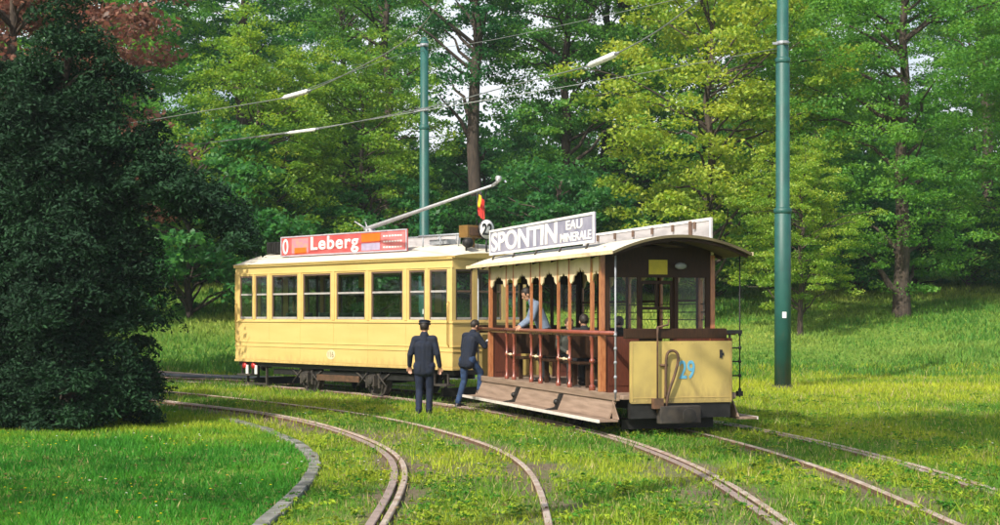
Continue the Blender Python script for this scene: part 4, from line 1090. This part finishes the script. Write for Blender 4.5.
    br.build('guard_bar', 'black_iron', T)
    # far side sash frames
    for (a, b) in ((1.40, 2.42), (3.06, 3.97), (4.55, 5.54), (6.05, 7.05)):
        s_ = MB(); y0, y1 = -hy+0.02, -hy+0.05
        s_.box(X(a), X(a+0.05), y0, y1, 1.65, 2.85); s_.box(X(b-0.05), X(b), y0, y1, 1.65, 2.85); s_.box(X(a+0.05), X(b-0.05), y0, y1, 2.16, 2.20)
        s_.build('sash', 'dark_wood', T)
    # scalloped valance, cream, arched cut-outs between the posts
    for sg in (1, -1):
        for i in range(len(posts)-1):
            a, ra = posts[i]; b, rb2 = posts[i+1]; a += ra*0.8; b -= rb2*0.8
            if i == 0: pass
            n = 26; o = []
            wide = (b-a) > 0.7
            for k in range(n+1):
                t = k/n; x = a+(b-a)*t; q = abs(2*t-1)
                if wide:
                    # hanging scalloped lobes at both ends, ogee arch in the middle
                    if q > 0.72: z = 2.50+0.05*abs(math.sin((q-0.72)/0.28*math.pi*1.0))*-1+0.02
                    else: z = 2.52+0.17*(1-(q/0.72)**2.2)+0.028*math.cos(q/0.72*math.pi*5)
                    if q < 0.10: z += 0.04*(1-q/0.10)
                else:
                    z = 2.54+0.10*(1-q**2)+0.02*math.cos(q*math.pi*3)
                o.append((X(x), z))
            o += [(X(b), 2.93), (X(a), 2.93)]
            v = MB(); v.prism(o, sg*(hy+0.012), sg*(hy-0.012), 'y'); v.build('valance', 'cream_paint', T)
            # dark brackets outlining the arch from the inside
    for sg in (1, -1):
        cb = MB(); cb.box(X(0.9), X(7.15), sg*(hy+0.02), sg*(hy-0.03), 2.931, 2.985); cb.build('cant_rail', 'cream_paint', T)
        gd = MB()
        for s in (1.30, 3.0, 4.5, 6.0): gd.box(X(s), X(s)+0.02, sg*(hy+0.013), sg*(hy+0.02), 2.5, 2.93)
        gd.build('valance_batten', 'moulding', T)
    # roof
    rf = MB(); ex0, ex1, ey = X(-0.10), X(8.05), 1.20; n = 26; V = []; F = []
    def rz(v): return 2.93+0.275*(1-abs(v)**2.0)
    nxr = 12
    for layer, dz in ((0, 0.0), (1, -0.045)):
        for i in range(nxr+1):
            for j in range(n+1):
                v = -1+2*j/n; V.append((ex0+(ex1-ex0)*i/nxr, v*ey, rz(v)+dz))
    q = (nxr+1)*(n+1)
    top = []; bot = []
    for i in range(nxr):
        for j in range(n):
            a = i*(n+1)+j; top.append((a, a+n+1, a+n+2, a+1)); bot.append((q+a, q+a+1, q+a+n+2, q+a+n+1))
    rf.add(V, top, 0, True); rf.add(V, bot, 1, True)
    ends = []
    for j in range(n): ends.append((j, j+1, q+j+1, q+j)); a = nxr*(n+1)+j; ends.append((a, q+a, q+a+1, a+1))
    rf.add(V, ends, 2)
    sides = []
    for i in range(nxr):
        for j in (0, n): a = i*(n+1)+j; sides.append((a, a+n+1, q+a+n+1, q+a))
    rf.add(V, sides, 0)
    rf.build('roof', ['roof_canvas', 'ceiling_board', 'roof_edge'], T)
    cl = MB()
    for s in (0.0, 0.93, 1.9, 2.9, 3.9, 4.9, 5.9, 7.1, 7.9):
        o = [(v/8*ey*0.97, rz(v/8*0.97)-0.047) for v in range(-8, 9)]+[(v/8*ey*0.97, rz(v/8*0.97)-0.10) for v in range(8, -9, -1)]
        cl.prism(o, X(s)-0.02, X(s)+0.02, 'x')
    cl.build('roof_rib', 'dark_wood', T)
    # gutter strip along the eaves
    gt = MB()
    for sg in (1, -1): gt.box(ex0, ex1, sg*1.201, sg*1.225, 2.885, 2.945)
    gt.build('eaves_strip', 'cream_paint', T)
    # bulkheads
    for s in (0.93, 7.1):
        b = MB(); x0, x1 = X(s)-0.025, X(s)+0.025
        for sg in (1, -1):
            b.box(x0, x1, sg*0.34, sg*(hy-0.04), 0.67, 1.58, 0); b.box(x0, x1, sg*0.36, sg*0.30, 1.58, 2.55, 1); b.box(x0, x1, sg*(hy-0.12), sg*(hy-0.04), 1.58, 2.55, 1)
            b.box(x0-0.012, x0-0.001, sg*0.42, sg*0.88, 0.78, 1.48, 0)
        b.box(x0, x1, -hy+0.04, hy-0.04, 2.55, 3.05, 1)
        bo = b.build('bulkhead', ['red_wood', 'dark_wood'], T)
        for sg in (1, -1):
            p = MB(); p.add([(X(s), sg*0.36, 1.58), (X(s), sg*(hy-0.12), 1.58), (X(s), sg*(hy-0.12), 2.55), (X(s), sg*0.36, 2.55)], [(0, 1, 2, 3)]); p.build('pane', 'window_glass', bo)
            h = MB(); h.box(x0, x1, sg*0.30, sg*0.36, 2.12, 2.16); h.build('glazing_bar', 'dark_wood', bo)
    dr = MB(); x0, x1 = X(0.97), X(1.0)
    for (a, b_, c_, d_) in ((-0.30, -0.25, 0.7, 2.5), (0.25, 0.30, 0.7, 2.5), (-0.25, 0.25, 0.7, 1.45), (-0.25, 0.25, 2.44, 2.5), (-0.25, 0.25, 2.02, 2.07), (-0.02, 0.02, 2.07, 2.44)): dr.box(x0, x1, a, b_, c_, d_)
    dr.build('door', 'dark_wood', T)
    nt_ = MB(); nt_.box(X(0.898), X(0.89), -0.16, 0.17, 2.60, 2.84); nt_.build('notice', 'notice_yellow', T)
    nt2 = MB(); nt2.box(X(7.06), X(7.065), 0.35, 0.6, 2.58, 2.84); nt2.build('notice', 'notice_yellow', T)
    # benches, back to back across the car in the narrow bays
    for s in (2.74, 4.26, 5.8):
        b = MB(); b.box(X(s-0.02), X(s+0.02), -0.86, 0.86, 1.18, 1.58)
        for d in (-1, 1): b.box(X(s+d*0.022), X(s+d*0.42), -0.86, 0.86, 1.08, 1.12); b.box(X(s+d*0.30), X(s+d*0.34), -0.7, -0.62, 0.67, 1.08); b.box(X(s+d*0.30), X(s+d*0.34), 0.62, 0.7, 0.67, 1.08)
        b.build('bench', 'dark_wood', T, 0.006)
    # dashes
    for s, d in ((0.0, -1), (8.0, 1)):
        o = []; r_ = 0.03
        for (cy, cz, t0) in ((0.88-r_, 1.52-r_, 0), (-0.88+r_, 1.52-r_, 90), (-0.88+r_, 0.54+r_, 180), (0.88-r_, 0.54+r_, 270)):
            for k in range(5): t = R(t0+k*22.5); o.append((cy+r_*math.cos(t), cz+r_*math.sin(t)))
        ds = MB(); ds.prism(o, X(s), X(s)+d*0.03, 'x', 0)
        ds.box(X(s)+d*0.031, X(s)+d*0.036, -0.85, 0.85, 0.62, 0.635, 1)
        for cy in (-0.865, 0.84): ds.box(X(s)+d*0.031, X(s)+d*0.037, cy, cy+0.02, 0.57, 1.49, 1)
        for cy in np.linspace(-0.80, 0.80, 9):
            for cz in (0.575, 1.485): ds.ball((X(s)+d*0.031, float(cy), cz), (0.006, 0.010, 0.010), 8, 1)
        dso = ds.build('dash_panel', ['dash_paint', 'moulding'], T)
        rl = MB(); rl.box(X(s)-d*0.04, X(s)+d*0.05, -0.78, 0.97, 1.56, 1.72); rl.build('dash_rail', 'dark_wood', T, 0.012)
        if s == 0:
            tx = text_obj('lettering', '29', 0.40, 'blue_digit', dso, (X(s)-0.034, -0.09, 0.93), (R(90), 0, R(-90)), sx=0.70, offset=0.006, align='CENTER')
            k = MB(); k.box(X(s)-0.031, X(s)-0.05, -0.66, -0.70, 1.25, 1.38); k.box(X(s)-0.031, X(s)-0.045, -0.70, -0.73, 1.29, 1.33); k.build('latch', 'ink', dso)
            st = MB(); st.tube([(X(s)-0.09, 0.44, 0.40), (X(s)-0.09, 0.44, 1.62), (X(s)-0.09, 0.44, 1.75)], [0.016, 0.016, 0.022], 10); st.box(X(s)-0.15, X(s)-0.03, 0.36, 0.52, 0.46, 0.62)
            st.tube([(X(s)-0.09, 0.44, 1.74), (X(s)-0.09, 0.26, 1.78), (X(s)-0.09, 0.25, 1.86)], 0.015, 8)
            st.build('brake_staff', 'rusty_iron', T)
            ho = MB(); ho.tube(smooth3([(X(s)-0.06, 0.19, 0.62), (X(s)-0.07, 0.19, 0.90), (X(s)-0.08, 0.19, 1.20), (X(s)-0.09, 0.16, 1.34), (X(s)-0.10, 0.08, 1.37), (X(s)-0.11, 0.01, 1.32), (X(s)-0.11, 0.0, 1.20), (X(s)-0.11, 0.06, 0.98), (X(s)-0.10, 0.15, 0.72), (X(s)-0.08, 0.2, 0.45)]), 0.022, 10)
            ho.tube([(X(s)-0.05, 0.28, 1.14), (X(s)-0.08, 0.16, 1.14)], 0.02, 8)
            ho.v = [(a, b+0.10, c) for a, b, c in ho.v]
            ho.build('brake_hose', 'rusty_iron', T)
    # grab posts at the platform corners, with turned knobs, and the folding gate on the far side
    for s in (0.2, 7.8):
        for sg, y in ((1, 1.035), (-1, -1.13)):
            g = MB(); g.tube([(X(s), y, 0.60), (X(s), y, 2.90)], 0.016 if sg > 0 else 0.012, 8, 0)
            for z in (0.72, 0.95, 1.18, 1.40, 1.62): g.ball((X(s), y, z), (0.030, 0.030, 0.036), 8, 0)
            g.build('grab_post', 'grey_metal' if sg > 0 else 'black_iron', T)
        gt = MB(); 
        for z in (0.66, 0.95, 1.18, 1.40, 1.66): gt.tube([(X(s), -1.13, z), (X(s), -0.95, z)], 0.014, 6)
        gt.box(X(s)-0.03, X(s)+0.03, -1.16, -0.78, 1.63, 1.69); gt.box(X(s)-0.04, X(s)+0.04, -1.17, -1.08, 0.62, 0.70)
        gt.box(X(s)-0.015, X(s)+0.015, -0.965, -0.935, 0.62, 1.69)
        gt.build('side_gate', 'black_iron', T)
    for s0, s1 in ((0.12, 0.88), (7.15, 7.9)):
        pn = MB(); pn.box(X(s0), X(s1), -0.955, -0.93, 0.67, 1.56) ; pn.build('side_panel', 'red_wood', T)
    # roof boards
    def rboard(s0, s1, y, za, zb, front, nm='roof_board'):
        b = MB(); b.box(X(s0), X(s1), y-0.014, y+0.014, za, zb, 0); f = 0.045
        sg = 1 if front else -1
        ya, yb = (y+0.0145, y+0.028)
        b.box(X(s0), X(s1), ya, yb, zb-f, zb, 1); b.box(X(s0), X(s1), ya, yb, za, za+f, 1)
        b.box(X(s0), X(s0+f), ya, yb, za+f, zb-f, 1); b.box(X(s1-f), X(s1), ya, yb, za+f, zb-f, 1)
        if not front:
            for k in range(6):
                a = s0+0.9*k+0.12+0.45; b.box(X(a), X(a+0.05), yb, yb+0.03, zb-0.16, zb-0.04, 2)
            b.box(X(s0+0.72), X(s0+0.78), yb, yb+0.04, za, zb-0.02, 2)
        else:
            for k in range(5): a = s0+0.3+(s1-s0-0.6)*k/4; b.tube([(X(a), y+0.05, za-0.10), (X(a), y+0.0, za+0.02)], 0.02, 6, 2)
        return b
    nb = rboard(1.58, 7.54, 0.85, 3.145, 3.66, True).build('roof_board', ['sign_grey', 'sign_white', 'dusty_iron'], T)
    fit_text('lettering', 'SPONTIN', X(7.42), X(3.42), 3.215, 3.60, 0.867, 'sign_white', nb, offset=0.028)
    fit_text('lettering', 'EAU', X(2.95), X(2.15), 3.42, 3.585, 0.867, 'sign_white', nb, offset=0.02)
    fit_text('lettering', 'MINERALE', X(3.25), X(1.72), 3.215, 3.37, 0.867, 'sign_white', nb, offset=0.02)
    rboard(0.65, 6.6, -0.85, 3.10, 3.54, False).build('roof_board', ['sign_back', 'sign_white', 'sash_brown'], T)
    # lamp fitting on the bulkhead header, seen under the roof
    lm = MB(); lm.ball((X(0.80), -0.36, 2.74), (0.05, 0.11, 0.06), 12); lm.box(X(0.82), X(0.90), -0.38, -0.34, 2.72, 2.76); lm.build('platform_lamp', 'grey_metal', T)
    return T, X, ang
TR, TX, TANG = trailer()

# ------------------------------------------------------------------ people
def capsule(bm, p0, p1, r0, r1, sub=1):
    p0 = Vector(p0); p1 = Vector(p1)
    b = bmesh.new(); bmesh.ops.create_icosphere(b, subdivisions=2, radius=1.0); sp = [v.co.copy() for v in b.verts]; b.free()
    t = bmesh.new()
    for v in sp: t.verts.new(p0+v*r0)
    for v in sp: t.verts.new(p1+v*r1)
    res = bmesh.ops.convex_hull(t, input=t.verts)
    bmesh.ops.delete(t, geom=[v for v in t.verts if not v.link_faces], context='VERTS')
    me = bpy.data.meshes.new('tmp'); t.to_mesh(me); t.free(); bm.from_mesh(me); bpy.data.meshes.remove(me)
def ellip(bm, c, r, rot=(0, 0, 0)):
    mt = Matrix.Translation(c) @ Euler(rot).to_matrix().to_4x4() @ Matrix.Diagonal((*r, 1))
    bmesh.ops.create_icosphere(bm, subdivisions=3, radius=1.0, matrix=mt)
def cloth(bm, name, material, parent, voxel=0.011, smooth=4):
    me = bpy.data.meshes.new(name+'_src'); bm.to_mesh(me); bm.free()
    o = bpy.data.objects.new(name+'_tmp', me); COL.objects.link(o)
    md = o.modifiers.new('r', 'REMESH'); md.mode = 'VOXEL'; md.voxel_size = voxel; md.use_smooth_shade = True
    sm = o.modifiers.new('s', 'SMOOTH'); sm.factor = 0.5; sm.iterations = smooth
    bpy.context.view_layer.update()
    m2 = bpy.data.meshes.new_from_object(o.evaluated_get(bpy.context.evaluated_depsgraph_get()))
    bpy.data.objects.remove(o); bpy.data.meshes.remove(me)
    m2.name = name; m2.materials.clear(); m2.materials.append(M[material])
    m2.polygons.foreach_set('use_smooth', [True]*len(m2.polygons))
    r = bpy.data.objects.new(name, m2); COL.objects.link(r); r.parent = parent
    return r
def person(loc, rz, J, label, top='dark_cloth', legs='dark_cloth', hair='hair_dark', cap=False, jacket=False, cuff=None, group=None, shoe='leather', scale=1.0):
    """J: joints in metres, x to the person's right, y forward, z up, feet at z=0"""
    root = empty('person', loc, rz); root.scale = (scale,)*3; tag(root, label, 'person', group)
    V_ = {k: Vector(v) for k, v in J.items()}
    pel, che, neck, head = V_['pelvis'], V_['chest'], V_['neck'], V_['head']
    fwd = V_.get('face', Vector((0, 1, 0))).normalized(); upv = (head-neck).normalized(); rt = fwd.cross(upv).normalized(); fwd = upv.cross(rt).normalized()
    bf = V_.get('front', Vector((0, 1, 0))).normalized()
    b = bmesh.new()
    capsule(b, pel, che, 0.10, 0.105); capsule(b, V_['hip_l'], V_['hip_r'], 0.105, 0.105); capsule(b, V_['sh_l'], V_['sh_r'], 0.062, 0.062)
    capsule(b, che, neck, 0.085, 0.052); capsule(b, neck, head-upv*0.05, 0.052, 0.05)
    R_h = Matrix((rt, fwd, upv)).transposed()
    eul = R_h.to_euler()
    ellip(b, head+upv*0.02, (0.076, 0.095, 0.105), eul); ellip(b, head-upv*0.055+fwd*0.022, (0.054, 0.066, 0.062), eul)
    ellip(b, head-upv*0.018+fwd*0.098, (0.014, 0.022, 0.026), eul)           # nose
    ellip(b, head-upv*0.062+fwd*0.082, (0.026, 0.012, 0.010), eul)           # lips
    ellip(b, head-upv*0.098+fwd*0.066, (0.022, 0.018, 0.016), eul)           # chin
    for s in (-1, 1): ellip(b, head+rt*s*0.078-upv*0.015, (0.012, 0.022, 0.032), eul)
    for s in ('l', 'r'):
        sg = 1 if s == 'r' else -1
        sh, el, wr, hd = V_['sh_'+s], V_['el_'+s], V_['wr_'+s], V_['hand_'+s]
        capsule(b, sh, el, 0.052, 0.040); capsule(b, el, wr, 0.040, 0.026)
        d = (hd-wr).normalized(); side = d.cross(bf).normalized() if d.cross(bf).length > 0.2 else d.cross(Vector((0, 0, 1))).normalized()
        nrm = side.cross(d).normalized(); curl = -nrm if nrm.dot(bf) > 0 else nrm
        palm = wr+d*0.085
        for q in (-1.5, -0.5, 0.5, 1.5):
            a = wr+d*0.015+side*q*0.012; k = palm+side*q*0.020
            capsule(b, a, k, 0.017, 0.0125)
            ln = {-1.5: 0.062, -0.5: 0.075, 0.5: 0.080, 1.5: 0.070}[q]
            m1 = k+d*ln*0.5-curl*-ln*0.16; m2 = m1+d*ln*0.30+curl*ln*0.40
            capsule(b, k, m1, 0.0100, 0.0092); capsule(b, m1, m2, 0.0092, 0.0080)
        th0 = wr+d*0.03+side*sg*0.02; th1 = th0+d*0.035+side*sg*0.032+curl*0.01; th2 = th1+d*0.035+side*sg*0.004+curl*0.012
        capsule(b, th0, th1, 0.015, 0.0115); capsule(b, th1, th2, 0.0115, 0.009)
        hp, kn, an = V_['hip_'+s], V_['kn_'+s], V_['an_'+s]; toe = V_['toe_'+s]
        capsule(b, hp, kn, 0.082, 0.052); capsule(b, kn, (kn*0.62+an*0.38)-bf*0.015, 0.052, 0.050); capsule(b, (kn*0.62+an*0.38)-bf*0.015, an, 0.050, 0.036); capsule(b, an-Vector((0, 0, 0.03)), toe, 0.036, 0.026)
    cloth(b, 'body', 'skin', root, 0.0075, 3)
    # top garment
    b = bmesh.new()
    ax = (V_['sh_r']-V_['sh_l']).normalized()
    capsule(b, pel+ax*0.06, che+ax*0.07, 0.115, 0.125); capsule(b, pel-ax*0.06, che-ax*0.07, 0.115, 0.125)
    capsule(b, pel, che, 0.128, 0.132); capsule(b, che, neck-upv*0.03, 0.125, 0.075)
    capsule(b, V_['sh_l'], V_['sh_r'], 0.082, 0.082); capsule(b, che+ax*0.05, neck-upv*0.02, 0.10, 0.062); capsule(b, che-ax*0.05, neck-upv*0.02, 0.10, 0.062)
    if jacket:
        dn = (pel-che).normalized(); bt = pel+dn*0.14
        capsule(b, pel, bt, 0.13, 0.122); capsule(b, pel+ax*0.06, bt+ax*0.085, 0.122, 0.118); capsule(b, pel-ax*0.06, bt-ax*0.085, 0.122, 0.118)
    for s in ('l', 'r'):
        sh, el, wr = V_['sh_'+s], V_['el_'+s], V_['wr_'+s]
        capsule(b, sh, el, 0.078, 0.058); capsule(b, el, wr-(wr-el).normalized()*0.01, 0.058, 0.044)
        # folds at the elbow
        ellip(b, el+(sh-el).normalized()*0.05, (0.062, 0.062, 0.03))
    cloth(b, 'jacket' if jacket else 'shirt', top, root, 0.011, 3)
    b = bmesh.new()
    capsule(b, V_['hip_l'], V_['hip_r'], 0.118, 0.118); capsule(b, pel, (V_['hip_l']+V_['hip_r'])/2, 0.12, 0.12)
    for s in ('l', 'r'):
        hp, kn, an = V_['hip_'+s], V_['kn_'+s], V_['an_'+s]
        capsule(b, hp, kn, 0.098, 0.072); capsule(b, kn, an-(an-kn).normalized()*0.01, 0.070, 0.060); ellip(b, an+(kn-an).normalized()*0.04, (0.066, 0.070, 0.03))
    cloth(b, 'trousers', legs, root, 0.011, 3)
    for s in ('l', 'r'):
        an, toe = V_['an_'+s], V_['toe_'+s]; b = bmesh.new()
        heel = an+(an-toe).normalized()*0.04; heel.z = toe.z+0.0
        capsule(b, (an.x, an.y, an.z-0.03), (heel.x, heel.y, toe.z+0.012), 0.045, 0.040); capsule(b, heel+Vector((0, 0, 0.006)), toe, 0.042, 0.036); capsule(b, (an.x, an.y, an.z-0.03), toe, 0.042, 0.034)
        cloth(b, 'shoe', shoe, root, 0.009, 3)
        if cuff:
            b = bmesh.new(); wr = V_['wr_'+s]; el = V_['el_'+s]; capsule(b, wr-(wr-el).normalized()*0.06, wr-(wr-el).normalized()*0.015, 0.052, 0.050); cloth(b, 'cuff', cuff, root, 0.009, 2)
    b = bmesh.new()
    ellip(b, head+upv*0.032-fwd*0.012, (0.086, 0.102, 0.104), eul)
    me = cloth(b, 'hair', hair, root, 0.010, 1)
    bm = bmesh.new(); bm.from_mesh(me.data)
    kill = [v for v in bm.verts if ((v.co-head).dot(fwd) > 0.045 and (v.co-head).dot(upv) < 0.065) or (v.co-head).dot(upv) < -0.055]
    bmesh.ops.delete(bm, geom=kill, context='VERTS'); bm.to_mesh(me.data); bm.free()
    for s in (-1, 1):
        e = MB(); c = head+upv*0.004+fwd*0.085+rt*s*0.031; e.ball(c, (0.011, 0.011, 0.009), 10); e.build('eye', 'eye_dark', root)
    b = bmesh.new(); capsule(b, neck-upv*0.015-ax*0.02, neck-upv*0.015+ax*0.02, 0.066, 0.066); capsule(b, neck+upv*0.018-ax*0.01, neck+upv*0.018+ax*0.01, 0.060, 0.060)
    cloth(b, 'collar', top, root, 0.009, 1)
    if cap:
        cb = MB(); cb.tube([head+upv*0.062-fwd*0.004, head+upv*0.082-fwd*0.004], [0.112, 0.114], 20); cb.build('cap_band', 'ink', root)
        b = bmesh.new(); ellip(b, head+upv*0.085-fwd*0.005, (0.100, 0.112, 0.048), eul); ellip(b, head+upv*0.118-fwd*0.008, (0.116, 0.128, 0.022), eul)
        ellip(b, head+upv*0.055+fwd*0.105, (0.062, 0.045, 0.010), (eul.x-0.35, eul.y, eul.z))
        cloth(b, 'cap', top, root, 0.010, 2)
    return root
stand = dict(pelvis=(0, 0, 0.98), chest=(0, 0.0, 1.30), neck=(0, -0.01, 1.50), head=(0.0, 0.02, 1.63), face=(0.1, 1, -0.05),
             sh_l=(-0.165, -0.005, 1.405), sh_r=(0.165, 0.01, 1.415), el_l=(-0.255, -0.05, 1.14), el_r=(0.245, -0.02, 1.15), wr_l=(-0.285, 0.06, 0.93), wr_r=(0.275, 0.08, 0.92),
             hand_l=(-0.28, 0.09, 0.84), hand_r=(0.27, 0.11, 0.83), hip_l=(-0.095, 0, 0.92), hip_r=(0.095, 0, 0.92), kn_l=(-0.10, 0.05, 0.50), kn_r=(0.085, 0.10, 0.52),
             an_l=(-0.09, -0.10, 0.11), an_r=(0.07, 0.10, 0.085), toe_l=(-0.10, 0.06, 0.035), toe_r=(0.08, 0.28, 0.045))
person((-1.44, 28.55, gz(-1.44, 28.55)), R(-6), stand, 'man in a navy uniform and peaked cap walking away from the viewer beside the track',
       'navy_cloth', 'navy_trousers', 'hair_dark', cap=True, jacket=True, group='people around the trams', scale=1.035)
# man climbing onto the far end of the running board
climb = dict(pelvis=(0.0, 0.02, 1.06), chest=(0.01, 0.09, 1.39), neck=(0.02, 0.14, 1.57), head=(0.02, 0.19, 1.70), face=(0.1, 1, -0.2), front=(0, 1, 0),
             sh_l=(-0.18, 0.10, 1.49), sh_r=(0.18, 0.12, 1.50), el_l=(-0.27, 0.10, 1.21), el_r=(0.27, 0.26, 1.28), wr_l=(-0.22, 0.28, 1.16), wr_r=(0.20, 0.42, 1.40),
             hand_l=(-0.20, 0.36, 1.18), hand_r=(0.18, 0.50, 1.46), hip_l=(-0.095, 0.0, 1.00), hip_r=(0.095, 0.03, 1.00), kn_l=(-0.12, 0.02, 0.58), kn_r=(0.12, 0.26, 0.74),
             an_l=(-0.15, -0.12, 0.13), an_r=(0.12, 0.24, 0.37), toe_l=(-0.15, 0.06, 0.04), toe_r=(0.12, 0.42, 0.325))
c_ = Vector((2.87, 23.8))+Vector((-0.299, 0.954))*7.72+Vector((-0.954, -0.299))*1.30
person((c_.x, c_.y, gz(c_.x, c_.y)), R(-52), climb, 'person in dark blue jacket and jeans climbing onto the trailer step',
       'navy_cloth', 'denim', 'hair_dark', jacket=True, cuff='white_cloth', group='people around the trams')
def on_trailer(s, y): 
    p = Vector((2.87, 23.8))+Vector((-0.299, 0.954))*s+Vector((-0.954, -0.299))*y
    return (p.x, p.y)
lean = dict(pelvis=(0.0, -0.10, 0.97), chest=(0, 0.03, 1.29), neck=(0, 0.14, 1.48), head=(0, 0.22, 1.605), face=(0.0, 1, -0.55), front=(0, 1, 0),
            sh_l=(-0.17, 0.07, 1.41), sh_r=(0.17, 0.07, 1.41), el_l=(-0.25, 0.16, 1.15), el_r=(0.25, 0.16, 1.15), wr_l=(-0.19, 0.34, 1.02), wr_r=(0.19, 0.34, 1.02),
            hand_l=(-0.17, 0.40, 0.99), hand_r=(0.17, 0.40, 0.99), hip_l=(-0.095, -0.12, 0.90), hip_r=(0.095, -0.12, 0.90), kn_l=(-0.10, -0.02, 0.50), kn_r=(0.11, -0.06, 0.50),
            an_l=(-0.11, -0.08, 0.09), an_r=(0.12, -0.16, 0.09), toe_l=(-0.12, 0.09, 0.035), toe_r=(0.14, 0.02, 0.035))
p = on_trailer(5.14, 0.62)
person((p[0], p[1], 0.67), TANG+R(-12), lean, 'standing passenger in a grey blue shirt leaning over the red rail of the trailer', 'shirt_blue', 'dark_cloth', 'hair_dark', group='passengers on the open trailer', scale=1.03)
sit = dict(pelvis=(0, 0.0, 0.50), chest=(0, 0.03, 0.82), neck=(0, 0.04, 1.02), head=(0, 0.07, 1.15), face=(0, 1, -0.1), front=(0, 1, 0),
           sh_l=(-0.18, 0.03, 0.96), sh_r=(0.18, 0.03, 0.96), el_l=(-0.23, 0.08, 0.70), el_r=(0.23, 0.08, 0.70), wr_l=(-0.14, 0.28, 0.62), wr_r=(0.14, 0.28, 0.62),
           hand_l=(-0.10, 0.36, 0.61), hand_r=(0.10, 0.36, 0.61), hip_l=(-0.09, 0.04, 0.50), hip_r=(0.09, 0.04, 0.50), kn_l=(-0.11, 0.46, 0.50), kn_r=(0.11, 0.46, 0.50),
           an_l=(-0.11, 0.44, 0.09), an_r=(0.12, 0.42, 0.09), toe_l=(-0.11, 0.60, 0.035), toe_r=(0.12, 0.58, 0.035))
def seated(s, y, face, label, top, legs, hair, sc=1.0):
    p = on_trailer(s, y); rz = TANG-R(90)+ (0 if face > 0 else R(180))
    person((p[0], p[1], 0.67), rz, sit, label, top, legs, hair, group='passengers on the open trailer', scale=sc)
seated(2.92, 0.52, 1, 'seated passenger in dark clothes by the rail, near the big corner post', 'dark_cloth', 'dark_cloth', 'hair_dark')
seated(2.92, -0.15, 1, 'seated passenger in dark clothes mid bench, seen past the corner post', 'dark_cloth', 'dark_cloth', 'hair_dark', 0.97)
seated(4.08, 0.42, -1, 'seated passenger in an olive coat facing the viewer, behind the middle posts', 'olive_cloth', 'dark_cloth', 'hair_brown', 0.95)

# ------------------------------------------------------------------ air
hz = MB(); hz.box(-420, 420, -80, 720, -1.6, 125)
ho_ = hz.build('haze', 'ink'); ho_.data.materials.clear()
hm = bpy.data.materials.new('haze_air'); hm.use_nodes = True; hn = hm.node_tree.nodes; hn.clear()
vo = hn.new('ShaderNodeVolumePrincipled'); vo.inputs['Color'].default_value = (0.80, 0.90, 0.95, 1); vo.inputs['Density'].default_value = 0.00045; vo.inputs['Anisotropy'].default_value = 0.2
oo = hn.new('ShaderNodeOutputMaterial'); hm.node_tree.links.new(vo.outputs[0], oo.inputs['Volume']); ho_.data.materials.append(hm)
tag(ho_, kind='stuff')
scene.cycles.volume_bounces = 0
